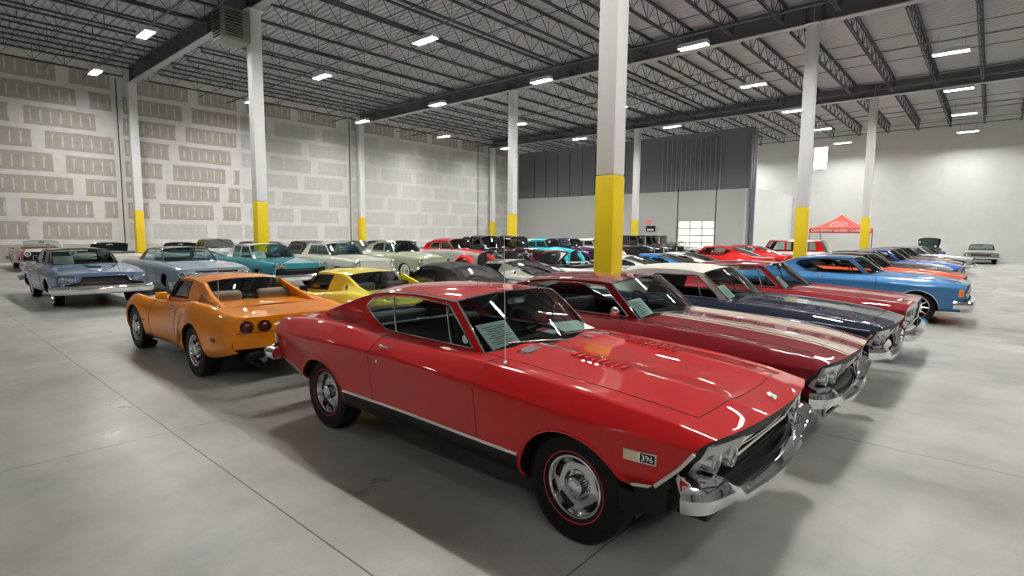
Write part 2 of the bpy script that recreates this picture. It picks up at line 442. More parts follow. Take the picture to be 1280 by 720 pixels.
def car(name, sp):
    root = empty(name); B = Body(sp); PM = sp['paint']; h = sp.get('h', .06); lod = sp.get('lod', 1)
    wb = sp['wb']; tsc = .13; T2 = 2*T
    SF = lambda a, b: B(a, b)
    af = sp['af']; arr = sp['ar']; xd0, xd1 = sp['doors'][0], sp['doors'][-1]
    fe = sp['fe']; re = sp['re']                  # front / rear edge of the sides, [(x,z)...] bottom to top, closing at (xn,TB)
    xA = sp['xA']; xC = sp['xC']                  # windshield base corner, foot of the rear glass / sail
    wsb = sp.get('wsb', .12); rgb = sp.get('rgb', .1)
    low = lambda x0, x1, n=10: [(x, 0.) for x in np.linspace(x0, x1, n)]
    apf = to_t(B, arch_pts(af, B)); apr = to_t(B, arch_pts(arr, B))
    top = lambda x0, x1, n=6: [(x, TB) for x in np.linspace(x0, x1, n)]
    fender = low(xd0, apf[0][0], 5) + apf[0:] + low(apf[-1][0], fe[0][0], 5)[1:] + to_t(B, fe) + [(B.xn, 5.)] + top(B.xn, xd0, 14)
    quarter = low(xd1, apr[-1][0], 5) + list(reversed(apr)) + low(apr[0][0], re[0][0], 5)[1:] + to_t(B, re) + [(B.xt, 5.)] + top(B.xt, xd1, 14)
    pf = surf_panel(SF, fender, h=h, sc=tsc, flip=True); pq = surf_panel(SF, quarter, h=h, sc=tsc, flip=False)
    # quarter polygon runs the other way round but CDT output is always ccw
    pq = surf_panel(SF, quarter, h=h, sc=tsc, flip=True)
    ds = sp['doors']; dps = []
    for a, b in zip(ds[:-1], ds[1:]): dps.append(surf_panel(SF, low(b, a, 8) + top(a, b, 8), h=h, sc=tsc, flip=True))
    for sg in (1, -1):
        mm = (lambda p: p) if sg > 0 else mirror
        f_o = spanel('front_fender', mm(pf), PM, root); q_o = spanel('quarter_panel', mm(pq), sp.get('paint_q', PM), root)
        for i, d in enumerate(dps):
            d_o = spanel('door', mm(d), PM, root)
            if lod >= 1:
                xh = ds[i+1] + .10; zh = sp.get('zh', float(B.zk(np.array([xh]))[0]) + .04); p = B.pt(xh, zh, 1); hm = MB()
                hm.tube([(p[0]+.0, sg*(p[1]-.01), p[2]), (p[0]+.01, sg*(p[1]+.03), p[2]), (p[0]+.13, sg*(p[1]+.03), p[2]+.005), (p[0]+.15, sg*(p[1]-.01), p[2]+.005)], .009, 0, 6)
                hm.rbox((p[0]+.01, sg*(p[1]+.018), p[2]-.002), (.045, .03, .03), .012)
                hm.build('door_handle', CHROME, d_o)
                if sp.get('lock'):
                    k = B.pt(xh+.0, zh-.115, 1); q = MB().lathe([(.014, -.01), (.014, .006), (.001, .008)], (k[0]+.02, sg*k[1], k[2]), 'Y', 12, 0, sg); q.build('door_lock', CHROME, d_o)
        if lod >= 1:
            # arch lips
            for ap, par in ((apf, f_o), (apr, q_o)):
                q = [B(np.array([a]), np.array([b]))[0] for a, b in ap[2:-2]]
                q = [(p[0], sg*(p[1]-.004), p[2]) for p in q]
                lm = CHROME if sp.get('arch_chrome') else PM
                MB().tube(q, .011, 0, 6).build('arch_lip', lm, par)
    # wheel wells
    for ar_ in (af, arr):
        if sp.get('nowell'): break
        xc, zc, ax, az = ar_[:4]
        P = arch_pts(ar_, B); P = [(p[0], max(p[1], .1)) for p in P]
        for sg in (1, -1):
            wells = MB(); n = len(P); V = []
            Y1 = B.side_y(np.array([p[0] for p in P]), np.maximum(np.array([p[1] for p in P]), .3)) - .012
            for (x, z), y1 in zip(P, Y1):
                V.append((x, sg*y1, z)); V.append((x, sg*.48, z))
            wells.add(V, [(2*i, 2*i+1, 2*i+3, 2*i+2) for i in range(n-1)]); wells.add([(x, sg*.48, z) for x, z in P], [tuple(range(n))])
            wells.build('wheel_well', BLACK, root, smooth=False)
    # underbody
    u = MB(); zz = float(B.zb(np.array([-wb/2]))[0]) + .02
    xw0, xw1 = arr[0]+arr[2], af[0]-af[2]; Wm = float(B.W(np.array([-wb/2]))[0])
    u.box(((xw0+xw1)/2, 0, zz+.03), (xw1-xw0, 2*(Wm-.12), .06)); u.box(((B.xn-.15+B.xt+.15)/2, 0, zz+.04), (B.xn-B.xt-.4, .94, .08))
    u.box((xw1 + (B.xn-xw1)/2 - .12, 0, zz+.12), (.3, .9, .2))
    for sx_, x0 in ((1, .35), (-1, -wb-.45)): u.tube([(x0, .45, zz), (x0-.5, .4, zz-.02)], .03)
    u.tube([(-.3, .3, zz-.03), (-wb-.3, .3, zz-.02), (-wb-.9, .45, zz-.02)], .028)
    u.tube([(0, -.6, sp['wh']['r']), (0, .6, sp['wh']['r'])], .04); u.tube([(-wb, -.6, sp['wh']['r']), (-wb, .6, sp['wh']['r'])], .05)
    u.build('underbody', BLACK, root, smooth=False)
    # rocker panel
    if sp.get('rocker'):
        rm, z0, z1 = sp['rocker']
        for a, b in ((xw0, xw1),):
            V = []; X = np.linspace(a+.002, b-.002, 12)
            for z in np.linspace(z0, z1, 7):
                y = B.side_y(X, np.full_like(X, z)) + .005; V.append([(x, yy, z) for x, yy in zip(X, y)])
            for sg in (1, -1):
                VV = [(p[0], sg*p[1], p[2]) for row in V for p in row]; F = [(r0*12+i, r0*12+i+1, (r0+1)*12+i+1, (r0+1)*12+i) for r0 in range(6) for i in range(11)]
                MB().add(VV, F).build('rocker_panel', rm, root)
    # top panels: hood, trunk lid
    def top_poly(x_in, x_out, bow, inward_sign, t0=TB):
        """from corner x_in (cabin side, with bow) to x_out"""
        yb = float(B(np.array([x_in]), np.array([t0]))[0, 1]); tt = np.linspace(t0, T2-t0, 22)
        inner = []
        for t in tt:
            x = x_in
            for _ in range(3):
                y = float(B(np.array([x]), np.array([t]))[0, 1]); x = x_in + inward_sign*bow*(1-min(1, (y/yb)**2))
            inner.append((x, t))
        outer = [(x_out, t) for t in tt]
        return inner + outer[::-1], inner
    hp, hin = top_poly(xA, B.xn, wsb, 1)
    x_h = sp.get('hood_x', B.xn - .12)
    hoodpoly = [q for q in hin] + [(x_h, t) for t in np.linspace(T2-TB, TB, 22)]
    header = [(x_h, t) for t in np.linspace(TB, T2-TB, 22)] + [(B.xn, t) for t in np.linspace(T2-TB, TB, 22)]
    hood_o = spanel('hood', surf_panel(SF, hoodpoly, h=h, sc=tsc, flip=True), sp.get('paint_h', PM), root)
    spanel('header_panel', surf_panel(SF, header, h=h, sc=tsc, flip=True), PM, root)
    dp, din = top_poly(xC, B.xt, rgb, -1)
    xtd = sp.get('deck_x', xC - .12)
    lid = [(xtd if not sp.get('lid_full') else q[0], q[1]) for q in din] + [(B.xt, t) for t in np.linspace(T2-TB, TB, 22)]
    if sp.get('lid_full'):
        trunk_o = spanel('trunk_lid', surf_panel(SF, dp, h=h, sc=tsc, flip=True), sp.get('paint_h', PM) if sp.get('deck_stripe') else PM, root)
    else:
        xl = xC - rgb - .10
        filler = din + [(xl, t) for t in np.linspace(T2-TB, TB, 22)]
        spanel('rear_deck_panel', surf_panel(SF, filler, h=h, sc=tsc, flip=True), PM, root)
        lid = [(xl, t) for t in np.linspace(TB, T2-TB, 22)] + [(B.xt, t) for t in np.linspace(T2-TB, TB, 22)]
        trunk_o = spanel('trunk_lid', surf_panel(SF, lid, h=h, sc=tsc, flip=True), sp.get('paint_h', PM) if sp.get('deck_stripe') else PM, root)
    # seams
    if lod >= 1:
        sr = .0032
        def seam(pts, par, nm='panel_seam', sides=(1, -1)):
            q = [B(np.array([a]), np.array([b]))[0] for a, b in pts]
            for sg in sides: MB().tube([(p[0], sg*p[1], p[2]) for p in q], sr, 0, 4).build(nm, SEAM, par)
        ln = lambda x, r=False: [(x, t) for t in (np.linspace(TB, .45, 26) if r else np.linspace(.45, TB, 26))]
        for a, b in zip(ds[:-1], ds[1:]): seam(ln(a, True) + [(x, .45) for x in np.linspace(a, b, 10)] + ln(b), root)
        hs = [(x, TB) for x in np.linspace(xA, x_h, 24)] + [(x_h, t) for t in np.linspace(TB, T2-TB, 28)] + [(x, T2-TB) for x in np.linspace(x_h, xA, 24)]
        seam(hs, hood_o, sides=(1,))
        if not sp.get('lid_full'):
            xl_ = xC-rgb-.10
            seam([(x, TB) for x in np.linspace(B.xt, xl_, 14)] + [(xl_, t) for t in np.linspace(TB, T2-TB, 24)] + [(x, T2-TB) for x in np.linspace(xl_, B.xt, 14)], trunk_o, sides=(1,))
    ctx = dict(root=root, B=B, sp=sp, hood=hood_o, trunk=trunk_o, SF=SF, h=h, lod=lod, PM=PM)
    greenhouse(ctx); faces(ctx)
    # wheels
    for x, k in ((0, 'wh'), (-wb, 'whr')):
        ws = sp.get(k, sp['wh'])
        for sg in (1, -1): wheel(root, x, sg*(sp['track']/2 + (ws.get('off', 0))), sg, ws)
    if 'extra' in sp: sp['extra'](ctx)
    if lod >= 1:
        u_ = MB()
    return root
def greenhouse(ctx):
    sp, B, root, h, lod, PM = (ctx[k] for k in ('sp', 'B', 'root', 'h', 'lod', 'PM'))
    g = sp.get('g'); xA, xC = sp['xA'], sp['xC']; wsb, rgb = sp.get('wsb', .12), sp.get('rgb', .1)
    RM = g.get('mat', PM); TR = g.get('trim', CHROME)
    xT, xR = g['xT'], g['xR']                      # roof front corner / roof rear corner (top of rear glass)
    yr, zr = crv(g['yr']), crv(g['zr']); bulge = g.get('bulge', .03)
    bx = np.linspace(xC-.3, xA+.3, 80); base = B(bx, np.full_like(bx, TB))
    yb = lambda x: np.interp(x, bx, base[:, 1]); zb = lambda x: np.interp(x, bx, base[:, 2])
    gl = g.get('glass', GLASS)
    def G(x, z):
        x = np.atleast_1d(np.asarray(x, float)); z = np.atleast_1d(np.asarray(z, float))
        xr = np.clip(x, xR, xT)
        w = (z - zb(x))/np.maximum(zr(xr) - zb(x), .05); y = yb(x) + (yr(xr) - yb(x))*w + bulge*w*(1-w)*1.0
        return np.stack([x, y, z], -1)
    zA, zC = float(zb(xA)), float(zb(xC)); zT, zR = float(zr(np.array([xT]))[0]), float(zr(np.array([xR]))[0])
    bot = [(x, float(zb(x))-.004) for x in np.linspace(xC, xA, 24)]
    ap = g.get('apillar', [])                      # intermediate points of the pillar line, low to high
    rail = [(x, float(zr(np.array([x]))[0])) for x in np.linspace(xT, xR, 16)]
    sail = g.get('sail', [])                       # intermediate points from roof rear corner down to (xC,zC)
    outline = bot + list(ap) + rail + list(sail)
    ctx.update(G=G, yb=yb, zb=zb, zr=zr, yr=yr)
    dlo = [rpoly(d, g.get('dr', .03)) for d in g.get('dlo', [])]
    gg = lambda p, off=0.: (lambda q: (q[0], q[1]+off, q[2]))(G([p[0]], [p[1]])[0])
    crown = g.get('crown', .05); bt, bb = g.get('bowt', .06), wsb; rt, rb = g.get('rbowt', .05), rgb
    # roof skin
    def R(q, s):
        xe = xR + (xT-xR)*q; z0 = zr(xe); y = s*yr(xe)
        x = xe + (bt*q - rt*(1-q))*(1-s*s)
        cr = crown*(np.sin(np.clip(.12+.88*q, 0, 1)*PI*.5)**.5 if g.get('cr2') else 1)
        return np.stack([x, y, z0 + cr*(1-np.abs(s)**2.6)], -1)
    ctx['R'] = R
    if not g.get('open'):
        sides = surf_panel(G, outline, dlo, h=h, flip=True)
        if g.get('blend', True):
            V_, F_, N_ = sides; e_ = .01
            nb_ = np.cross(B(V_[:, 0]+e_, np.full(len(V_), TB)) - B(V_[:, 0]-e_, np.full(len(V_), TB)), B(V_[:, 0], np.full(len(V_), TB-.02)) - B(V_[:, 0], np.full(len(V_), TB-.4)))
            nb_ = -nb_/np.linalg.norm(nb_, axis=1, keepdims=True)
            wgt = (1-smooth01((V_[:, 2]-zb(V_[:, 0]))/.16))*smooth01((xR+.25-V_[:, 0])/.4)*.85
            N_ = N_*(1-wgt[:, None]) + nb_*wgt[:, None]; N_ /= np.linalg.norm(N_, axis=1, keepdims=True); sides = (V_, F_, N_)
        # side faces: param (x,z) -> outward +y
        roof = surf_panel(lambda a, b: R(a/(xT-xR), b/ .62), [(0, -.62), (xT-xR, -.62), (xT-xR, .62), (0, .62)], h=h, flip=False)
        if g.get('ttop'):
            parts = [sides, mirror(sides)]
            spanel('roof', merge([roof] + parts), RM, root)
            for sg in (1, -1):
                a0, a1 = g['ttop']
                tp = surf_panel(lambda a, b: R(a, b)+np.array([0, 0, .004]), [(a0, sg*.14), (a1, sg*.14), (a1, sg*.9), (a0, sg*.9)], h=.08, sc=.6)
                spanel('roof_panel', tp, g.get('ttop_mat', GLASSD), root)
        else:
            spanel('convertible_top' if g.get('soft') else 'roof', merge([roof, sides, mirror(sides)]), RM, root)
    # windshield
    def WS(s, w):
        x0 = xA; x = xA + (xT-xA)*w + (bb*(1-w) + bt*w)*(1-s*s)
        yA, yT = float(yb(xA)), float(yr(np.array([xT]))[0]); y = s*((yA + (yT-yA)*w) + bulge*w*(1-w))
        zc_ = float(B(np.array([xA+bb]), np.array([T]))[0, 2]); z_bot = zA + (zc_-zA)*(1-s*s)
        z_top = zT + crown*(1-np.abs(s)**2.6)
        return np.stack([x, y, z_bot*(1-w) + z_top*w + .012*np.sin(w*PI)], -1)
    ctx['WS'] = WS
    n = 9 if lod < 1 else 17
    def grid(f, name, m, s0=-1, s1=1, w0=0, w1=1, nw=6):
        S_, W_ = np.meshgrid(np.linspace(s0, s1, n), np.linspace(w0, w1, nw)); V = f(S_.ravel(), W_.ravel())
        F = [(j*n+i, j*n+i+1, (j+1)*n+i+1, (j+1)*n+i) for j in range(nw-1) for i in range(n-1)]
        return mesh_obj(name, V, F, m, root)
    if not g.get('nows'): grid(WS, 'windshield', gl, -.985, .985, .02, .98)
    def RG(s, w):
        x = xC + (xR-xC)*w - (rb*(1-w) + rt*w)*(1-s*s)
        if g.get('rg'):                             # upright rear glass set between buttresses: (x_bottom)
            x = g['rg'] + (xR-g['rg'])*w - (rt)*(1-s*s)
        yA, yT = float(yb(xC)), float(yr(np.array([xR]))[0])
        if g.get('rg'): yA = float(G([g['rg']], [zC+.02])[0, 1]) - .05; yT = yT-.03
        y = s*(yA + (yT-yA)*w)
        zc_ = float(B(np.array([xC-rb]), np.array([T]))[0, 2]); z_bot = zC + (zc_-zC)*(1-s*s)
        z_top = zR + crown*(1-np.abs(s)**2.6)
        return np.stack([x, y, z_bot*(1-w) + z_top*w + g.get('rbul', .01)*np.sin(w*PI)], -1)
    if not g.get('open'): 
        if g.get('soft'):
            grid(RG, 'top_back', RM, -1, 1, 0, 1); 
            rw = mesh_grid_off(RG, n, -.72, .72, .25, .8, -.006); mesh_obj('rear_window', rw[0], rw[1], gl, root)
        else: grid(RG, 'rear_window', g.get('rglass', gl), -.985, .985, .02, .98)
    # trims
    r0 = g.get('tr', .009)
    def frame(f, nm, k):
        ss = np.linspace(-1, 1, 15); ww = np.linspace(0, 1, 6)[1:-1]
        loop = [f(np.array([q]), np.array([0.]))[0] for q in ss] + [f(np.array([1.]), np.array([w]))[0] for w in ww] + [f(np.array([q]), np.array([1.]))[0] for q in ss[::-1]] + [f(np.array([-1.]), np.array([w]))[0] for w in ww[::-1]]
        MB().tube([tuple(p) for p in loop], r0*k, 0, 5, closed=True).build(nm, TR, root)
    if not g.get('nows'): frame(WS, 'windshield_trim', 1.)
    if not g.get('open') and not g.get('soft') and not g.get('rg'): frame(RG, 'rear_window_trim', .8)
    if not g.get('open'):
        for d in dlo:
            for sg in (1, -1):
                q = [gg(p, .002) for p in d]; MB().tube([(p[0], sg*p[1], p[2]) for p in q], g.get('wtr', .008), 0, 5, closed=True).build('window_trim', g.get('wtrim', TR), root)
        if g.get('drip', True) and not g.get('soft'):
            for sg in (1, -1): 
                q = [gg(p, .004) for p in (list(ap)[-1:] + rail)]; MB().tube([(p[0], sg*p[1], p[2]+.002) for p in q], .008, 0, 5).build('drip_rail', g.get('wtrim', TR), root)
        # side glass
        if not g.get('noside'):
            for d in dlo:
                p = surf_panel(lambda a, b: G(a, b) - np.array([0, .018, 0]), d, h=.15, flip=True)
                if g.get('windows_down'): continue
                for sg in (1, -1): spanel('side_window', p if sg > 0 else mirror(p), gl, root)
        # division bars
        for (a, b, rr) in g.get('bars', []):
            for sg in (1, -1):
                q = [gg((a[0]+(b[0]-a[0])*k/5, a[1]+(b[1]-a[1])*k/5), -.004) for k in range(6)]; MB().tube([(p[0], sg*p[1], p[2]) for p in q], rr, 0, 6).build('window_divider', TR, root)
    interior(ctx)
def mesh_grid_off(f, n, s0, s1, w0, w1, dx):
    S_, W_ = np.meshgrid(np.linspace(s0, s1, n), np.linspace(w0, w1, 5)); V = f(S_.ravel(), W_.ravel()) + np.array([dx, 0, .004])
    return V, [(j*n+i, j*n+i+1, (j+1)*n+i+1, (j+1)*n+i) for j in range(4) for i in range(n-1)]
def interior(ctx):
    sp, B, root, lod = (ctx[k] for k in ('sp', 'B', 'root', 'lod')); g = sp['g']; IM = sp.get('trim_mat', VINYL)
    xA, xC, yb, zb = sp['xA'], sp['xC'], ctx['yb'], ctx['zb']; xR = g['xR']; xT = g['xT']; lhd = 1
    z0 = .34; xr = g.get('cab_end', xC + .05)
    yB = lambda x: float(yb(x)) - .05
    fl = MB(); X = np.linspace(xr, xA-.02, 7)
    for sg in (1, -1):
        V = []
        for x in X: V += [(x, sg*yB(x), float(zb(x))-.008), (x, sg*(yB(x)+.02), .62), (x, sg*(yB(x)-.02), z0)]
        fl.add(V, [(3*i+k, 3*i+3+k, 3*i+4+k, 3*i+1+k) for i in range(6) for k in range(2)])
    V = []
    for x in X: V += [(x, yB(x), z0), (x, -yB(x), z0)]
    fl.add(V, [(2*i, 2*i+1, 2*i+3, 2*i+2) for i in range(6)])
    # sill caps between trim and door skin
    for sg in (1, -1):
        V = []
        for x in X: V += [(x, sg*(yB(x)), float(zb(x))-.008), (x, sg*(yB(x)+.055), float(zb(x))-.004)]
        fl.add(V, [(2*i, 2*i+1, 2*i+3, 2*i+2) for i in range(6)])
    x0 = xr; fl.add([(x0, yB(x0), z0), (x0, -yB(x0), z0), (x0, -yB(x0), float(zb(x0))), (x0, yB(x0), float(zb(x0)))], [(0, 1, 2, 3)])
    x0 = xA-.02; fl.add([(x0, yB(x0), z0), (x0, -yB(x0), z0), (x0, -yB(x0), float(zb(x0))-.03), (x0, yB(x0), float(zb(x0))-.03)], [(0, 1, 2, 3)])
    fl.build('cabin_lining', IM, root, smooth=False)
    # dashboard: follows the windshield base
    d = MB(); n = 15; V = []; wsb = sp.get('wsb', .12)
    prof = [(-.005, -.012), (-.17, .0), (-.30, -.02), (-.36, -.06), (-.37, -.16), (-.30, -.30)]
    for k in range(n):
        s = -1 + 2*k/(n-1); y = s*(yB(xA-.2)); zc_ = float(B(np.array([xA+wsb]), np.array([T]))[0, 2])
        for a, b in prof:
            f = max(0., 1+a/.3); V.append((xA + wsb*(1-s*s)*f + a, y, (float(zb(xA)) + (zc_-float(zb(xA)))*(1-s*s)*f) + b))
    L = len(prof); d.add(V, [(i*L+j, i*L+j+1, (i+1)*L+j+1, (i+1)*L+j) for i in range(n-1) for j in range(L-1)])
    d.build('dashboard', sp.get('dash_mat', BLACK if IM == VINYL else IM), root, ang=50)
    zd = float(zb(xA))
    if lod >= 1:
        w = MB(); cx, cy, cz = xA-.52, .36, zd+.0; ring = []
        for k in range(28):
            a = 2*PI*k/28; ring.append((cx - .19*math.sin(a)*.42, cy + .19*math.cos(a), cz + .19*math.sin(a)*.9))
        w.tube(ring, .012, 0, 6, closed=True); w.tube([(cx+.0, cy-.18, cz-.01), (cx+.02, cy, cz-.015), (cx, cy+.18, cz-.01)], .009, 0, 6); w.tube([(cx+.01, cy, cz-.01), (cx+.4, cy, cz-.22)], .022, 0, 8)
        w.build('steering_wheel', sp.get('wheel_mat', BLACK), root)
        # mirror
        if not g.get('nows'):
            p = ctx['WS'](np.array([0.]), np.array([.84]))[0]; q = MB(); q.rbox((p[0]-.10, 0, p[2]-.035), (.018, .22, .055), .008); q.tube([(p[0]-.10, 0, p[2]-.02), (p[0]-.0, 0, p[2]+.01)], .006)
            q.build('rear_view_mirror', mat('mirror_face', (.5, .53, .53), .1, .9), root)
    def seat(x, y, w, name='seat', back=.60, zc=.5):
        s = MB(); s.rbox((x+.02, y, zc-.03), (.50, w, .16), .06, n=3); s.rbox((x-.30, y, zc+.24), (.14, w, back), .06, n=3, ry=-.22)
        if lod >= 1:
            for k in range(int(w/.085)):
                yy = y - w/2 + .06 + k*.085
                if yy < y + w/2-.04: s.tube([(x-.20, yy, zc+.05), (x-.275, yy, zc+.42)], .010, 0, 5)
        return s.build(name, IM, root, ang=40)
    if sp.get('buckets', True):
        seat(xA-1.05, .36, .52); seat(xA-1.05, -.36, .52)
    else: seat(xA-1.05, 0, 1.25)
    if sp.get('rear_seat', True) and xr < xA-1.75:
        seat(xA-1.85, 0, 1.15, 'rear_seat', .52, .5)
        # parcel shelf
        xs0, xs1 = xA-2.18, xC-rgbv(sp)
        if xs0 > xs1+.05:
            s = MB(); V = []
            for x in np.linspace(xs1, xs0, 4): V += [(x, yB(max(x, xC)), float(zb(max(x, xC)))-.02), (x, -yB(max(x, xC)), float(zb(max(x, xC)))-.02)]
            s.add(V, [(2*i, 2*i+1, 2*i+3, 2*i+2) for i in range(3)]); s.build('parcel_shelf', IM, root, smooth=False)
    if g.get('rg'):
        s = MB(); V = []
        for x in np.linspace(xC, g['rg'], 4): V += [(x, yB(x)+.02, float(zb(x))-.006), (x, -yB(x)-.02, float(zb(x))-.006)]
        s.add(V, [(2*i, 2*i+1, 2*i+3, 2*i+2) for i in range(3)]); s.build('rear_deck', PMof(ctx), root, smooth=False)
        # inner faces of the buttresses
        for sg in (1, -1):
            q = MB(); o = [(xC+.02, float(zb(xC))), (g['rg'], float(zb(g['rg'])))] + [(xR, float(ctx['zr'](np.array([xR]))[0])-.01)] + list(g.get('sail', []))
            V = [tuple(ctx['G']([a], [b])[0]*np.array([1, 1, 1]) - np.array([0, .045, .0])) for a, b in o]
            q.add([(v[0], sg*v[1], v[2]) for v in V], [tuple(range(len(V)))])
            lip = []
            ss_ = [(xR, float(ctx['zr'](np.array([xR]))[0]))] + list(g.get('sail', [])) + [(xC, float(zb(xC)))]
            for a, b in ss_:
                v = ctx['G']([a], [b])[0]; lip += [(v[0], sg*v[1], v[2]), (v[0], sg*(v[1]-.045), v[2])]
            q.add(lip, [(2*i, 2*i+1, 2*i+3, 2*i+2) for i in range(len(ss_)-1)])
            q.build('buttress', PMof(ctx), root, smooth=False)
def rgbv(sp): return -.0 + sp.get('rgb', .1)
def PMof(ctx): return ctx['PM']
def light_unit(par, x, y, z, r, sx, ring=CHROME, lens=LENS, name='headlight', tilt=0.):
    m = MB(); m.lathe([(r*1.22, -.05), (r*1.22, .0), (r*1.12, .018), (r*1.0, .012), (r*.98, -.01)], (x, y, z), 'X', 24, 0, sx)
    m.lathe([(r*1.0, -.012), (r*.9, -.004), (r*.6, .006), (r*.3, .011), (.0005, .012)], (x, y, z), 'X', 24, 1, sx)
    o = m.build(name, [ring, lens], par); return o
def faces(ctx):
    sp, B, root, PM = (ctx[k] for k in ('sp', 'B', 'root', 'PM')); T2 = 2*T
    for front in (True, False):
        fc = sp['front' if front else 'back']; xe = B.xn if front else B.xt; sx = 1 if front else -1
        tt = np.concatenate([np.linspace(4., TB, 12), np.linspace(TB, T, 10)[1:]]); P = B(np.full_like(tt, xe), tt)
        ph, pz, pxx = P[::-1, 1], P[::-1, 2], P[::-1, 0]
        ytop = float(P[0, 1]); zt = lambda y: np.interp(np.abs(y), ph, pz); xt = lambda y: np.interp(np.abs(y), ph, pxx)
        zbot, lean = fc['zbot'], fc['lean']
        edge = fc.get('edge')                         # x of lower outer corner
        def fx(y, z, off=0.):
            y = np.asarray(y, float); z = np.asarray(z, float)
            return xt(y) - sx*lean*np.clip((zt(y)-z)/np.maximum(zt(y)-zbot, .01), -.3, 1.3) + sx*off
        FF = lambda y, z, off=0.: np.stack([fx(y, z, off), np.asarray(y, float), np.asarray(z, float)], -1)
        ctx['FF' if front else 'RF'] = FF
        ctx['zt' if front else 'ztr'] = zt
        # outline follows the outer edge of the side panels
        E = sp['fe' if front else 're']
        side = [(float(B(np.array([a]), B.t_of_z([a], b))[0, 1]), b) for a, b in E if b >= zbot-.001]
        yy = np.linspace(ytop, -ytop, 22)
        up = [(y, float(zt(y))) for y in yy]
        zmin = min([b for _, b in side] + [zbot])
        poly = [(ytop if not side else side[0][0], zbot)] + side + up + [(-a, b) for a, b in side[::-1]] + [(-(ytop if not side else side[0][0]), zbot)]
        poly = [poly[0]] + [p for i, p in enumerate(poly[1:]) if np.hypot(p[0]-poly[i][0], p[1]-poly[i][1]) > 1e-4]
        hole = fc.get('hole'); holes = [rpoly(q, fc.get('hr', .02)) for q in (hole or [])]
        def Fs(a, b):
            y = a; o = FF(a, b)
            # make the outer rim meet the side edge
            ex = np.interp(b, [p[1] for p in E], [p[0] for p in E]); wy = np.interp(b, [s[1] for s in side], [s[0] for s in side]) if side else ytop
            k = smooth01((np.abs(y)-(wy-.10))/.10)
            o[:, 0] = o[:, 0]*(1-k) + np.where(b < float(B.zs(np.array([xe]))[0]), ex, o[:, 0])*k
            return o
        fp = surf_panel(Fs, poly, holes, h=.07, flip=not front)
        spanel(fc.get('name', 'front_panel' if front else 'rear_panel'), fp, fc.get('mat', BLACK), root)
        for q, hd in zip(holes, fc.get('hole_mats', [BLACK]*len(holes))):
            dep = fc.get('depth', .06)
            inner = surf_panel(lambda a, b: FF(a, b, -dep), q, h=.12, flip=not front)
            # walls of the recess
            m = MB(); n = len(q); a = [tuple(FF(p[0], p[1])) for p in q]; b = [tuple(FF(p[0], p[1], -dep)) for p in q]
            m.add(a + b, [(i, (i+1) % n, n+(i+1) % n, n+i) for i in range(n)]); m.add(inner[0], inner[1])
            go = m.build('grille' if front else 'tail_recess', hd, root, smooth=False)
            tm = MB(); tm.tube([tuple(FF(p[0], p[1], .004)) for p in q], fc.get('trim_r', .009), 0, 5, closed=True)
            for (y0, z0, y1, z1, r_) in fc.get('bars', []):
                k = 12; tm.tube([tuple(FF(y0+(y1-y0)*i/k, z0+(z1-z0)*i/k, fc.get('bar_off', -.02))) for i in range(k+1)], r_, 0, 5)
            tm.build('grille_trim' if front else 'tail_trim', fc.get('trim_mat', CHROME), go)
            hole = None
        for L in fc.get('lights', []):
            y, z, r = L[:3]; kind = L[3] if len(L) > 3 else 'h'
            for sg in (1, -1):
                off = L[4] if len(L) > 4 else .0
                if kind == 'h': light_unit(root, float(fx(y, z, off)), sg*y, z, r, sx)
                elif kind == 'hb': light_unit(root, float(fx(y, z, off)), sg*y, z, r, sx, PM)
                elif kind == 't': light_unit(root, float(fx(y, z, off)), sg*y, z, r, sx, L[5] if len(L) > 5 else SEAM, REDL, 'tail_light')
        for (nm, y0, z0, y1, z1, mt_, off) in fc.get('rects', []):
            for sg in (1, -1):
                m = MB(); k = 6; ys_ = np.linspace(y0, y1, k); V = []
                for y in ys_: V += [tuple(FF(sg*y, z0, off)), tuple(FF(sg*y, z1, off)), tuple(FF(sg*y, z1, off-.04)), tuple(FF(sg*y, z0, off-.04))]
                m.add(V, [(4*i+j, 4*i+(j+1) % 4, 4*i+4+(j+1) % 4, 4*i+4+j) for i in range(k-1) for j in range(4)] + [(0, 1, 2, 3), (4*k-4, 4*k-3, 4*k-2, 4*k-1)])
                m.build(nm, mt_, root, smooth=False)
                if y0 < 0: break
        b = fc.get('bumper')
        if b: bumper(root, front, **b)
        for b in fc.get('more_bumpers', []): bumper(root, front, **b)
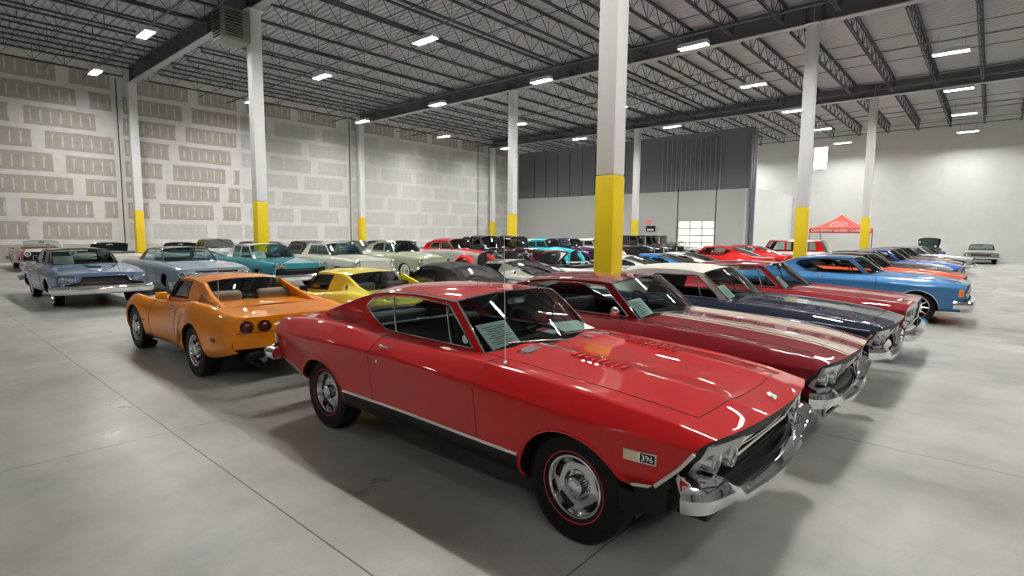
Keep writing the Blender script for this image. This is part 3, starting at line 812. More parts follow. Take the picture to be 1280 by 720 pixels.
# ------------------------------------------------------------------ the building
U0, V0, BU, BV = 9.87, 5.98, 15.28, 16.06        # column grid
def struct(o): o['kind'] = 'structure'; return o
def nodes_mat(name):
    m = bpy.data.materials.new(name); m.use_nodes = True; nt = m.node_tree; MATS[name] = m; return m, nt, nt.nodes['Principled BSDF']
def building():
    WX0, WX1, WY0, WY1, ZD = -22., 56., -26., 38.7, 11.3
    # floor -------------------------------------------------------------
    m, nt, b = nodes_mat('polished_concrete'); L = nt.links
    tc = nt.nodes.new('ShaderNodeTexCoord'); sep = nt.nodes.new('ShaderNodeSeparateXYZ'); L.new(tc.outputs['Object'], sep.inputs[0])
    def noise(scale, detail=6, rough=.6, stretch=None):
        n = nt.nodes.new('ShaderNodeTexNoise'); n.inputs['Scale'].default_value = scale; n.inputs['Detail'].default_value = detail; n.inputs['Roughness'].default_value = rough
        if stretch:
            mp = nt.nodes.new('ShaderNodeMapping'); mp.inputs['Scale'].default_value = stretch; L.new(tc.outputs['Object'], mp.inputs[0]); L.new(mp.outputs[0], n.inputs['Vector'])
        else: L.new(tc.outputs['Object'], n.inputs['Vector'])
        return n.outputs['Fac']
    def ramp(inp, p):
        r = nt.nodes.new('ShaderNodeValToRGB'); e = r.color_ramp.elements
        e[0].position, e[0].color = p[0][0], (*p[0][1], 1); e[1].position, e[1].color = p[-1][0], (*p[-1][1], 1)
        for q in p[1:-1]: k = e.new(q[0]); k.color = (*q[1], 1)
        L.new(inp, r.inputs[0]); return r.outputs[0]
    def mix(a, b_, f, mode='MIX'):
        x = nt.nodes.new('ShaderNodeMix'); x.data_type = 'RGBA'; x.blend_type = mode
        if isinstance(f, float): x.inputs[0].default_value = f
        else: L.new(f, x.inputs[0])
        for k, v in ((6, a), (7, b_)):
            if isinstance(v, tuple): x.inputs[k].default_value = (*v, 1)
            else: L.new(v, x.inputs[k])
        return x.outputs[2]
    def math_(op, a, b_=None, c=None):
        x = nt.nodes.new('ShaderNodeMath'); x.operation = op
        for k, v in enumerate((a, b_, c)):
            if v is None: continue
            if isinstance(v, (int, float)): x.inputs[k].default_value = v
            else: L.new(v, x.inputs[k])
        return x.outputs[0]
    big = ramp(noise(.45, 5, .62), [(.25, (.24, .235, .215)), (.5, (.38, .375, .35)), (.75, (.51, .505, .475))])
    med = ramp(noise(1.3, 5, .5, (1., .45, 1)), [(.2, (.58, .58, .57)), (.5, (.97, .97, .97)), (.88, (1.25, 1.24, 1.22))])
    fine = ramp(noise(60, 3, .5), [(.3, (.95, .95, .95)), (.7, (1.03, 1.03, 1.03))])
    smear = ramp(noise(.55, 5, .55, (.9, 2.6, 1)), [(.12, (.55, .54, .53)), (.50, (1, 1, 1)), (.88, (1.1, 1.1, 1.09))])
    col = mix(big, med, 1., 'MULTIPLY'); col = mix(col, fine, 1., 'MULTIPLY'); col = mix(col, smear, .6, 'MULTIPLY')
    def joint(axis, o, p, w=.006):
        f = math_('FRACT', math_('DIVIDE', math_('SUBTRACT', axis, o - p/2), p)); d = math_('MULTIPLY', math_('ABSOLUTE', math_('SUBTRACT', f, .5)), p)
        return math_('LESS_THAN', d, w)
    j = math_('MAXIMUM', joint(sep.outputs[0], 1.60, 4.07), joint(sep.outputs[1], 1.60, 3.97, .005))
    col = mix(col, (.06, .06, .055), math_('MULTIPLY', j, .85)); L.new(col, b.inputs['Base Color'])
    rr = ramp(noise(1.1, 5, .6), [(.15, (.20, .20, .20)), (.85, (.52, .52, .52))]); L.new(rr, b.inputs['Roughness'])
    b.inputs['Specular IOR Level'].default_value = .45
    fl = mesh_obj('floor', [(WX0, WY0, 0), (WX1, WY0, 0), (WX1, WY1, 0), (WX0, WY1, 0)], [(0, 1, 2, 3)], m, smooth=False); struct(fl)
    # plain painted walls ---------------------------------------------------
    m, nt, b = nodes_mat('painted_wall'); L = nt.links; tc = nt.nodes.new('ShaderNodeTexCoord')
    n = nt.nodes.new('ShaderNodeTexNoise'); n.inputs['Scale'].default_value = 1.3; n.inputs['Detail'].default_value = 5; L.new(tc.outputs['Object'], n.inputs['Vector'])
    r = nt.nodes.new('ShaderNodeValToRGB'); r.color_ramp.elements[0].color = (.625, .635, .61, 1); r.color_ramp.elements[1].color = (.66, .67, .645, 1); r.color_ramp.elements[0].position = .35; r.color_ramp.elements[1].position = .65
    L.new(n.outputs['Fac'], r.inputs[0]); L.new(r.outputs[0], b.inputs['Base Color']); b.inputs['Roughness'].default_value = .7; WALLM = m
    def wallbox(name, x0, y0, x1, y1, z0, z1, mt): return struct(MB().box(((x0+x1)/2, (y0+y1)/2, (z0+z1)/2), (x1-x0, y1-y0, z1-z0)).build(name, mt, smooth=False))
    # far wall with a bright high window
    w = MB(); fy0, fy1 = 11.5, 12.7; fz0, fz1 = 7.85, 9.9; t = .25
    for y0, y1, z0, z1 in ((WY0, fy0, 0, ZD), (fy1, WY1, 0, ZD), (fy0, fy1, 0, fz0), (fy0, fy1, fz1, ZD)): w.box((WX1+t/2, (y0+y1)/2, (z0+z1)/2), (t, y1-y0, z1-z0))
    struct(w.build('wall_far', WALLM, smooth=False))
    SKY = mat('daylight_pane', (.9, .95, 1), .3, emit=(.86, .93, 1.), estr=3.0)
    win = MB(); win.box((WX1+.1, (fy0+fy1)/2, (fz0+fz1)/2), (.03, fy1-fy0, fz1-fz0)); wo = struct(win.build('window_1', SKY, smooth=False))
    fr = MB()
    for y in (fy0+.03, (fy0+fy1)/2, fy1-.03): fr.box((WX1+.06, y, (fz0+fz1)/2), (.05, .045, fz1-fz0))
    for z in (fz0+.03, fz1-.03): fr.box((WX1+.06, (fy0+fy1)/2, z), (.05, fy1-fy0, .05))
    fr.build('window_frame', STAIN, wo, smooth=False)
    wallbox('wall_near', WX0-.25, WY0, WX0, WY1, 0, ZD, WALLM); wallbox('wall_right', WX0, WY0-.25, WX1, WY0, 0, ZD, WALLM)
    # left wall: taped and mudded drywall -------------------------------------
    def board(name, c0, c1, dab, dabf):
        m, nt, b = nodes_mat(name); L = nt.links; tc = nt.nodes.new('ShaderNodeTexCoord'); sp_ = nt.nodes.new('ShaderNodeSeparateXYZ'); L.new(tc.outputs['Object'], sp_.inputs[0])
        n = nt.nodes.new('ShaderNodeTexNoise'); n.inputs['Scale'].default_value = 2.2; n.inputs['Detail'].default_value = 6; L.new(tc.outputs['Object'], n.inputs['Vector'])
        r = nt.nodes.new('ShaderNodeValToRGB'); r.color_ramp.elements[0].color = (*c0, 1); r.color_ramp.elements[1].color = (*c1, 1); r.color_ramp.elements[0].position = .3; r.color_ramp.elements[1].position = .7
        L.new(n.outputs['Fac'], r.inputs[0])
        def M(op, a, b_=None):
            x = nt.nodes.new('ShaderNodeMath'); x.operation = op
            for k, v in enumerate((a, b_)):
                if v is None: continue
                if isinstance(v, (int, float)): x.inputs[k].default_value = v
                else: L.new(v, x.inputs[k])
            return x.outputs[0]
        wob = M('MULTIPLY', M('SUBTRACT', n.outputs['Fac'], .5), .10)
        fx_ = M('MULTIPLY', M('ABSOLUTE', M('SUBTRACT', M('FRACT', M('DIVIDE', sp_.outputs[0], .43)), .5)), .43)
        fz = M('MULTIPLY', M('ABSOLUTE', M('SUBTRACT', M('FRACT', M('DIVIDE', M('ADD', sp_.outputs[2], .0), 1.22)), .5)), 1.22)
        k = M('MULTIPLY', M('LESS_THAN', fx_, M('ADD', .035, wob)), M('LESS_THAN', fz, M('ADD', .30, wob)))
        x = nt.nodes.new('ShaderNodeMix'); x.data_type = 'RGBA'; L.new(M('MULTIPLY', k, dabf), x.inputs[0]); L.new(r.outputs[0], x.inputs[6]); x.inputs[7].default_value = (*dab, 1)
        L.new(x.outputs[2], b.inputs['Base Color']); b.inputs['Roughness'].default_value = .85; return m
    mud = board('joint_compound', (.62, .61, .585), (.70, .69, .665), (.7, .7, .68), 0.)
    beige = board('bare_drywall', (.385, .35, .305), (.45, .415, .36), (.62, .60, .56), .85)
    grey = board('primed_drywall', (.50, .495, .475), (.55, .545, .525), (.62, .615, .60), .55)
    pale = board('skimmed_drywall', (.545, .545, .53), (.59, .59, .575), (.65, .645, .63), .4)
    yw = WY1
    w = MB(); w.box(((WX0+WX1)/2, yw+.15, ZD/2), (WX1-WX0, .3, ZD), 0)
    rnd = random.Random(3)
    rows = int(ZD/1.22)+1
    for r in range(rows):
        z0 = r*1.22 + .13; z1 = min((r+1)*1.22 - .13, ZD-.05)
        if z1 - z0 < .2: continue
        def lay(x0, x1, off, mk):
            x = x0 - (off % 3.66)
            while x < x1:
                a = max(x + .28, x0+.1); e = min(x + 3.66 - .28, x1-.1)
                if e - a > .35:
                    j = lambda: rnd.uniform(-.02, .02)
                    P = [(a+j(), z0+j()), ((a+e)/2, z0+j()*1.3), (e+j(), z0+j()), (e+j(), z1+j()), ((a+e)/2, z1+j()*1.3), (a+j(), z1+j())]
                    k = mk(a, r)
                    w.add([(p[0], yw-.004, p[1]) for p in P], [tuple(range(6))], k)
                x += 3.66
        st = rows - 1 - r
        lay(WX0, 9.1, 1.2 + .82*r, lambda a, r: 1)
        lay(9.4, 16.1, 3.0 - .41*r, lambda a, r: 1 if r > 1 else 2)
        lay(16.1, 24.4, (1.1 if r % 2 else 2.6)+.4*(r % 3), lambda a, r: 1 if r > 7 else 2)
        lay(24.6, 44.9, (.4 if r % 2 else 2.2)+.3*(r % 3), lambda a, r: 1 if r > 7 else 3)
    struct(w.build('wall_left', [mud, beige, grey, pale], smooth=False))
    # vertical control joints and drain pipes on the left wall
    PIPE = mat('grey_pipe', (.20, .20, .20), .5)
    for x, rr, mt in ((9.25, .03, mat('control_joint', (.10, .10, .10), .7)), (24.5, .035, mat('control_joint')), (38.9, .03, mat('control_joint')), (43.6, .10, PIPE)):
        struct(MB().tube([(x, yw-.03 - rr, 0), (x, yw-.03 - rr, 10.6)], rr, 0, 8).build('trim_1', mt))
    # ceiling: fluted steel deck, flutes across the joists -----------------------
    DK = mat('deck_steel', (.52, .52, .53), .5, .0); d = MB(); V = []; p = .30; x = WX0; prof = []
    while x < WX1: prof += [(x, ZD), (x+.10, ZD), (x+.14, ZD+.075), (x+.26, ZD+.075)]; x += p
    prof.append((WX1, ZD))
    for x, z in prof: V += [(x, WY0, z), (x, WY1, z)]
    d.add(V, [(2*i, 2*i+1, 2*i+3, 2*i+2) for i in range(len(prof)-1)]); struct(d.build('ceiling', DK, smooth=False))
    # girders across, one between each pair of columns ----------------------------
    GS = mat('girder_grey', (.13, .13, .145), .55, .2); GL = mat('girder_flange_lit', (.42, .42, .43), .45, .3)  # lower flange paler: reflected light put into its colour
    JS = mat('joist_steel', (.050, .050, .058), .5, .3)
    def girder(u, v0, v1):
        g = MB(); zc = 10.75; L_ = v1-v0; c = (v0+v1)/2
        g.box((u, c, zc), (.03, L_, .82), 0); g.box((u, c, 10.36), (.34, L_, .04), 1); g.box((u, c, 11.14), (.34, L_, .04), 0)
        for k in range(5): g.box((u, v0 + .3 + k*(L_-.6)/4, zc), (.30, .02, .78), 0)
        return g.build('roof_girder', [GS, GL], smooth=False)
    names = {9.87: 'nearest', 25.15: 'middle', 40.43: 'far'}
    for i in range(-1, 3):
        for j in range(-2, 3):
            u = U0 + i*BU; v0 = V0 + j*BV; v1 = min(v0 + BV, WY1) - .02
            if j == 2: v1 = WY1
            if v1 - v0 < 1: continue
            o = girder(u, v0 + .0, v1); tag(o, 'grey steel I-beam girder spanning between white columns under the roof joists', 'girder', 'roof girders')
    # open-web joists along u ------------------------------------------------------
    j0 = MB(); L_ = BU - .36; zt, zb_ = 11.20, 10.42
    for z in (zt, zb_):
        a0, a1 = (0, L_) if z == zt else (.45, L_-.45)
        j0.box(((a0+a1)/2, -.045, z), (a1-a0, .05, .055)); j0.box(((a0+a1)/2, .045, z), (a1-a0, .05, .055))
    n = 22; P = []
    for k in range(n+1): P.append((.45 + (L_-.9)*k/n, 0, zb_ if k % 2 == 0 else zt))
    P = [(0.05, 0, zt)] + P + [(L_-.05, 0, zt)]
    j0.tube(P, .019, 0, 5)
    for k in range(0, n+1, 2): j0.tube([(.45 + (L_-.9)*k/n, 0, zb_), (.45 + (L_-.9)*k/n, 0, zt)], .012, 0, 4)
    proto = None; first = j0.build('roof_joist', JS, smooth=False); tag(first, 'dark steel open-web roof joist under the fluted ceiling deck', 'roof joist', 'open-web roof joists')
    dv = BV/8; used = False
    for i in range(-1, 3):
        for j in range(-8, 17):
            v = V0 + dv*.5 + (j-1)*dv
            if v > WY1-.3: continue
            u = U0 + i*BU + .18
            if u > WX1-14.9+1.: continue
            if u + L_ < 0: continue
            if not used: o = first; used = True
            else: o = first.copy(); C.objects.link(o)
            o.location = (u, v, 0)
    # bridging rods and sprinkler pipes across the joists
    for u in [9.87 + BU*i + BU*f for i in range(-1, 3) for f in (.25, .5, .75)]:
        for z in (zb_-.04,):
            o = MB().tube([(u, -12, z), (u, WY1-.1, z)], .017, 0, 5).build('bridging_rod', JS); tag(o, 'thin steel bridging rod running across the undersides of the roof joists', 'bridging rod', 'roof bridging rods')
    SP = mat('sprinkler_pipe', (.16, .16, .17), .4, .5)
    for u in [9.87 + BU*i + BU*f for i in range(-1, 3) for f in (.36, .86)]:
        o = MB().tube([(u, -12, 10.30), (u, WY1-.1, 10.30)], .035, 0, 8).build('sprinkler_pipe', SP); tag(o, 'dark sprinkler pipe hung level below the roof joists', 'pipe', 'sprinkler pipes')
    # columns -------------------------------------------------------------------------
    CW = mat('column_white', (.80, .81, .80), .45); CY = mat('safety_yellow', (.75, .55, .006), .45); s = .43
    labels = {(0, 0): 'big square white column with yellow base rising behind the dark red coupe', (1, 0): 'square white column with yellow base left of the red canopy tent',
              (2, 0): 'square white column with yellow base standing in front of the red canopy tent', (0, 1): 'square white column with yellow base behind the turquoise sedan',
              (1, 1): 'white column with yellow base above the two black old sedans', (2, 1): 'slim distant white column with yellow base just right of the biggest column',
              (0, 2): 'white column with yellow base by the drywall between the blue hardtop and the pale blue convertible', (1, 2): 'white column with yellow base by the drywall above the cream and sage sedans', (2, 2): 'thin white column with yellow base at the far end of the drywall'}
    for (i, j), lb in labels.items():
        u, v = U0 + i*BU, V0 + j*BV
        r = empty('steel_column', (u, v, 0)); tag(r, lb, 'column')
        k = MB(); k.rbox((0, 0, (3.05+10.33)/2), (s, s, 10.33-3.05), .03); k.rbox((0, 0, 10.32), (.6, .5, .03), .01); k.build('column_shaft', CW, r)
        k = MB(); k.rbox((0, 0, 1.53), (s+.012, s+.012, 3.04), .03); k.build('yellow_base', CY, r)
        k = MB(); k.rbox((0, 0, .012), (.62, .62, .024), .008); k.build('base_plate', CY, r)
    # white partition block with stud framing above it ----------------------------------
    PU, PV, PZ = 45., 14.2, 5.6
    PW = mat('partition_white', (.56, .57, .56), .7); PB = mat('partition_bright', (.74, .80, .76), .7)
    dy0, dy1, dz0, dz1 = 17.25, 20.4, .0, 3.08
    w = MB()
    for y0, y1, z0, z1 in ((PV, dy0, 0, PZ), (dy1, WY1, 0, PZ), (dy0, dy1, dz1, PZ)): w.box((PU+.08, (y0+y1)/2, (z0+z1)/2), (.16, y1-y0, z1-z0))
    struct(w.build('wall_partition', PW, smooth=False))
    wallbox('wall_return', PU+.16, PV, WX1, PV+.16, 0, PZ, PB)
    # overhead door: glazed sections, daylight behind
    dd = struct(empty('door_1', (PU+.1, (dy0+dy1)/2, 0)))
    DG = mat('door_daylight', (.9, .85, .7), .4, emit=(1., .88, .68), estr=1.5)
    k = MB(); rows_, cols = 5, 3; W_ = dy1-dy0; H_ = dz1
    for c in range(cols):
        for r in range(rows_): k.box((.0, -W_/2 + W_*(c+.5)/cols, H_*(r+.5)/rows_), (.02, W_/cols-.09, H_/rows_-.09))
    k.build('door_glass', DG, dd, smooth=False)
    k = MB()
    for c in range(cols+1): k.box((-.02, -W_/2 + W_*c/cols, H_/2), (.05, .09, H_))
    for r in range(rows_+1): k.box((-.02, 0, H_*r/rows_), (.045, W_, .09))
    k.build('door_frame', mat('door_frame_grey', (.20, .21, .21), .4, .6), dd, smooth=False)
    k = MB()
    for sy in (-1, 1):
        k.box((-.1, sy*(W_/2+.07), 2.9), (.12, .07, 5.8))
    k.build('door_track', mat('door_track_steel', (.12, .12, .125), .4, .6), dd, smooth=False)
    # exit sign and dark door on the partition
    t = empty('exit_sign', (PU-.08, 23.1, 3.02)); tag(t, 'small red lit EXIT sign high on the white partition', 'exit sign')
    k = MB(); k.rbox((0, 0, 0), (.06, .55, .34), .02); k.build('sign_housing', mat('sign_housing_pink', (.8, .35, .33), .5), t)
    text('lettering', 'EXIT', .20, (-.035, 0, 0), t, mat('exit_red', (.9, .05, .05), .5, emit=(1, .05, .05), estr=1.), face='-u')
    t = empty('notice_box', (PU-.1, 22.9, 2.42)); tag(t, 'black box with a white label on the wall under the exit sign', 'box')
    k = MB(); k.rbox((0, 0, 0), (.16, .85, .50), .02); k.build('case', BLACK, t); k = MB(); k.rbox((-.085, 0, -.10), (.01, .6, .16), .003); k.build('label_strip', mat('label_white', (.75, .72, .7), .6), t)
    # stud framing over the partition
    SK = mat('dark_sheathing', (.20, .205, .215), .7); wallbox('wall_upper', PU+.25, PV+.2, PU+.35, WY1, PZ, 10.4, SK)
    ST = mat('galvanised_stud', (.50, .53, .56), .3, .7)
    for k_ in range(13):
        v = 17.0 + k_*.42
        o = MB().box((PU+.1, v, (PZ+9.9)/2), (.10, .045, 9.9-PZ)).build('wall_stud', ST, smooth=False); tag(o, 'bare galvanised stud in the open row above the overhead door', 'stud', 'galvanised wall studs')
    for k_ in range(9):
        v = 24.5 + k_*1.5
        o = MB().box((PU+.15, v, (PZ+9.9)/2), (.06, .03, 9.9-PZ)).build('wall_stud', mat('dark_stud', (.07, .075, .08), .6), smooth=False); tag(o, 'dark stud edge on the sheathing above the white partition', 'stud', 'dark wall studs')
    k = MB()
    for a in range(-1, 2): k.box((PU-.12, PV+.12+a*.17, 4.9), (.16, .12, 9.8))
    for z in range(12): k.box((PU-.21, PV+.12, .6+z*.8), (.03, .5, .06))
    o = k.build('stud_post', mat('galvanised_post', (.42, .46, .50), .28, .75), smooth=False); tag(o, 'galvanised built-up stud post at the corner of the white partition', 'post')
    k = MB(); k.box((PU-.03, PV+.62, 2.8), (.06, .12, 5.6)); o = k.build('corner_bead', mat('label_white'), smooth=False); tag(o, 'white vertical corner strip beside the galvanised post', 'trim strip')
    k = MB(); k.tube([(PU-.4, 26.6, 5.7), (PU-.4, 26.6, 10.2)], .20, 0, 16); k.tube([(PU-.4, 26.6, 10.2), (PU-.4, 26.6, 10.4)], .28, 0, 16)
    o = k.build('duct_pipe', ST); tag(o, 'shiny round galvanised duct rising in front of the dark sheathing', 'duct')
    # hanging unit heater beside the girder
    t = empty('unit_heater', (9.05, 22.1, 8.95)); tag(t, 'grey unit heater with louvres hung beside the left girder', 'heater')
    HM = mat('heater_grey', (.20, .20, .18), .5)
    k = MB(); k.rbox((0, 0, .55), (1.0, 1.0, 1.15), .04); k.build('heater_case', HM, t)
    k = MB()
    for q in range(9): k.box((-.1+.0, -.52, .12 + q*.105), (.62, .03, .03), ry=0)
    for q in range(9): k.box((-.52, 0, .12 + q*.105), (.03, .62, .03))
    k.build('heater_louvre', BLACK, t, smooth=False)
    for sx in (-.4, .4):
        MB().tube([(sx, 0, 1.1), (sx, 0, 1.5)], .012, 0, 5).build('hanger_rod', JS, t)
    # high-bay lights, some added for fill ---------------------------------------------------------------------
    LM = mat('led_panel', (1, 1, 1), .5, emit=(1., .985, .95), estr=LIGHT_STR)
    lt = empty('high_bay_light', (0, 0, 0)); tag(lt, 'white rectangular LED high-bay light hanging below the roof joists', 'ceiling light', 'LED high-bay lights')
    k = MB(); k.rbox((0, 0, .04), (.36, 1.24, .07), .02)
    for sx in (-1, 1): k.box((sx*.178, 0, -.05), (.010, 1.24, .13)); k.box((0, sx*.618, -.05), (.36, .010, .13))
    k.build('light_housing', mat('fixture_white', (.6, .6, .6), .5), lt)
    k = MB(); k.box((0, 0, -.006), (.30, 1.16, .012)); k.build('light_diffuser', LM, lt, smooth=False)
    for sy in (-.45, .45): MB().tube([(0, sy, .07), (0, sy, .75)], .005, 0, 4).build('hanger_wire', JS, lt)
    pos = []
    for i in range(-1, 3):
        for j in range(-2, 3):
            for a in (.333, .833):
                for b_ in (.242, .742):
                    u = U0 + (i+a)*BU; v = V0 + (j+b_)*BV
                    if v > WY1-1.5 or u > WX1-1.5 or u < 5. or v < -8: continue
                    if v < 0 and u < 20: continue
                    pos.append((u, v))
    pos += [(-7., -8.), (-7., 18.), (-7., 26.), (-15., -6.), (-15., 8.), (-1., -12.), (7.3, -12.), (14.9, -10.), (7.3, -6.)]  # unseen fixtures added out of view as fill for the near side
    for q, (u, v) in enumerate(pos):
        o = lt if q == 0 else dup(lt, group='LED high-bay lights')
        o.location = (u, v, 9.75)
def text(name, s, size, loc, parent, m, face='-u', ext=.004, shear=0., align='CENTER', bold=0.):
    cu = bpy.data.curves.new(name, 'FONT'); cu.body = s; cu.size = size; cu.align_x = align; cu.align_y = 'CENTER'; cu.extrude = ext; cu.shear = shear; cu.offset = bold; cu.resolution_u = 3
    cu.materials.append(m); o = bpy.data.objects.new(name, cu)
    if face == '-u': M4 = Matrix.Translation(loc) @ Matrix(((0, 0, -1), (-1, 0, 0), (0, 1, 0))).to_4x4()
    elif face == '-v': M4 = Matrix.Translation(loc) @ Matrix(((1, 0, 0), (0, 0, -1), (0, 1, 0))).to_4x4()
    elif isinstance(face, Matrix): M4 = Matrix.Translation(loc) @ face.to_4x4()
    # turn into a plain mesh
    me = bpy.data.meshes.new_from_object(o)
    mo = bpy.data.objects.new(name, me); C.objects.link(mo); adopt(mo, parent); mo.matrix_basis = M4
    bpy.data.objects.remove(o); bpy.data.curves.remove(cu); return mo
def tent():
    t = empty('canopy_tent', (46.4, 8.35, 0)); tag(t, 'red pop-up canopy tent with white lettering standing before the far wall', 'tent')
    RD = mat('tent_red', (.70, .07, .05), .7); h = 1.75; ze, zp, zv = 2.45, 3.45, 2.12
    k = MB(); n = 10; V = []; F = []
    for i in range(n+1):
        f = i/n; r = h*(1-f); z = ze + (zp-ze)*(f**1.55)
        for sx, sy in ((-1, -1), (1, -1), (1, 1), (-1, 1)): V.append((sx*max(r, .02), sy*max(r, .02), z))
    for i in range(n):
        for q in range(4): F.append((4*i+q, 4*i+(q+1) % 4, 4*i+4+(q+1) % 4, 4*i+4+q))
    k.add(V, F); k.build('canopy_roof', RD, t, smooth=False)
    k = MB()
    for i, (a, b) in enumerate((((-h, -h), (h, -h)), ((h, -h), (h, h)), ((h, h), (-h, h)), ((-h, h), (-h, -h)))):
        k.add([(a[0], a[1], zv), (b[0], b[1], zv), (b[0], b[1], ze), (a[0], a[1], ze)], [(0, 1, 2, 3)])
    k.build('valance', RD, t, smooth=False)
    W_ = mat('tent_white', (.85, .8, .78), .7)
    for f, loc in (('-u', (-h-.012, 0, (ze+zv)/2)),): text('valance_lettering', 'GATEWAY CLASSIC CARS', .25, loc, t, W_, f, shear=.25, bold=.006)
    text('valance_lettering', 'GATEWAY', .22, (0, -h-.012, (ze+zv)/2), t, W_, '-v', shear=.25, bold=.006)
    for sg in (-1, 1):
        k = MB(); P = [(-h-.012, sg*1.5+.09*math.cos(a), (ze+zv)/2+.09*math.sin(a)) for a in np.linspace(0, 2*PI, 13)[:-1]]; k.tube(P, .014, 0, 5, closed=True); k.build('valance_emblem', W_, t)
    # oval emblem on the canopy slope facing the room
    k = MB(); P = []
    nrm = Vector((-(zp-ze)*.8, 0, h)).normalized()
    for q in range(28):
        a = 2*PI*q/28; y = .52*math.cos(a); s_ = .40+.20*math.sin(a); P.append((-h*(1-s_) - .03, y, ze + (zp-ze)*s_**1.55 + .02))
    k.tube(P, .028, 0, 5, closed=True)
    for d in (-.07, 0., .07):
        s_ = .40+d; k.tube([(-h*(1-s_)-.03, y, ze+(zp-ze)*s_**1.55+.02) for y in np.linspace(-.36+abs(d), .36-abs(d), 5)], .018, 0, 5)
    k.build('oval_emblem', W_, t)
    for sx in (-1, 1):
        for sy in (-1, 1): MB().box((sx*(h-.04), sy*(h-.04), zv/2), (.045, .045, zv)).build('tent_leg', mat('tent_leg_grey', (.12, .12, .13), .5, .4), t, smooth=False)
# ------------------------------------------------------------------ car specifications
def strip(ctx, pts, r, m, name='side_trim', off=.004, n=8, flat=1., sides=(1, -1), par=None):
    B = ctx['B']; q = []
    for a, b in zip(pts[:-1], pts[1:]):
        for k in range(n): q.append((a[0]+(b[0]-a[0])*k/n, a[1]+(b[1]-a[1])*k/n))
    q.append(pts[-1])
    X = np.array([a[0] for a in q]); Z = np.array([a[1] for a in q]); P = B(X, B.t_of_z(X, Z))
    for sg in sides: MB().tube([(p[0], sg*(p[1]+off), p[2]) for p in P], r, 0, 6).build(name, m, par or ctx['root'])
def sheet(parent_car, label, x, y, z, w=.40, l=.30, tilt=.5, yaw=0., name='price_sheet', group=None):
    """a printed sheet leaning on a dashboard: thing of its own, placed in the car's frame"""
    R = parent_car.matrix_basis
    o = MB(); o.box((0, 0, 0), (.004, w, l), 0); ob = o.build(name, PAPER, smooth=False)
    k = MB(); rnd = random.Random(int(x*100)); 
    for i in range(9):
        wd = w*rnd.uniform(.45, .8); k.box((.0035, rnd.uniform(-.03, .03)*w, l/2-.04-i*(l-.08)/9), (.002, wd, .006))
    k.build('print_lines', INK, ob, smooth=False)
    M = R @ Matrix.Translation((x, y, z)) @ Matrix.Rotation(yaw, 4, 'Z') @ Matrix.Rotation(-tilt, 4, 'Y')
    ob.matrix_basis = M; tag(ob, label, 'paper sheet', group); return ob
def antenna(ctx, x, y, z, l=.75, name='antenna'):
    k = MB(); k.lathe([(.018, 0), (.016, .02), (.008, .03), (.0005, .032)], (x, y, z), 'Z', 12); k.tube([(x, y, z+.02), (x-.01, y, z+l*.5), (x-.02, y, z+l)], [.0045, .0032, .0022], 0, 6); k.build(name, CHROME, ctx['root'])
def mirror_door(ctx, x, sg, m=CHROME, up=.06, out=.12):
    p = ctx['B'](np.array([x]), np.array([5.3]))[0]; y = p[1]; z = p[2]; k = MB()
    k.tube([(x, sg*y, z), (x+.01, sg*(y+out*.5), z+up*.6), (x+.01, sg*(y+out), z+up)], .009)
    k.lathe([(.0005, .05), (.03, .045), (.052, .02), (.058, 0), (.056, -.012)], (x+.01, sg*(y+out+.01), z+up+.03), 'X', 18); k.lathe([(.056, -.012), (.0005, -.012)], (x+.01, sg*(y+out+.01), z+up+.03), 'X', 18)
    k.build('door_mirror', m, ctx['root'])
def wipers(ctx):
    sp, B = ctx['sp'], ctx['B']; WS = ctx['WS']
    for s0, s1 in ((-.75, -.05), (.05, .75)):
        a = WS(np.array([s1]), np.array([.015]))[0]; b = WS(np.array([s0]), np.array([.09]))[0]; u = (WS(np.array([s0*.5+s1*.5]), np.array([.05]))[0])
        k = MB(); k.tube([tuple(a+np.array([.03, 0, .012])), tuple(u+np.array([.025, 0, .018])), tuple(b+np.array([.02, 0, .012]))], .006, 0, 5); k.build('wiper', STAIN, ctx['root'])
def stripes(ctx, ys, m, x0=None, x1=None, panel='hood', name='hood_stripe'):
    """painted stripes laid on the hood surface: (y0,y1) in metres at the cowl, tapering with the hood"""
    B, sp = ctx['B'], ctx['sp']; xa = sp['xA']+sp.get('wsb', .12)*.6 if x0 is None else x0; xb = B.xn-.005 if x1 is None else x1
    yref = float(B(np.array([xa]), np.array([TB]))[0, 1])
    for y0, y1 in ys:
        X = np.linspace(xa, xb, 26); V = []; n = 5
        YE = B(X, np.full_like(X, TB))[:, 1]; rows = []
        for k in range(n+1):
            Y = (y0+(y1-y0)*k/n)/yref*YE; t = B.t_of_y(X, np.abs(Y)); t = np.where(Y >= 0, t, 2*T-t); rows.append(B(X, t)+np.array([0, 0, .0025]))
        V = np.stack(rows, 1).reshape(-1, 3)
        F = [(i*(n+1)+k, (i+1)*(n+1)+k, (i+1)*(n+1)+k+1, i*(n+1)+k+1) for i in range(25) for k in range(n)]
        mesh_obj(name, V, F, m, ctx['hood'])
WH = lambda **k: dict(dict(r=.345, w=.20, rim=.19, style='rally', n=36), **k)
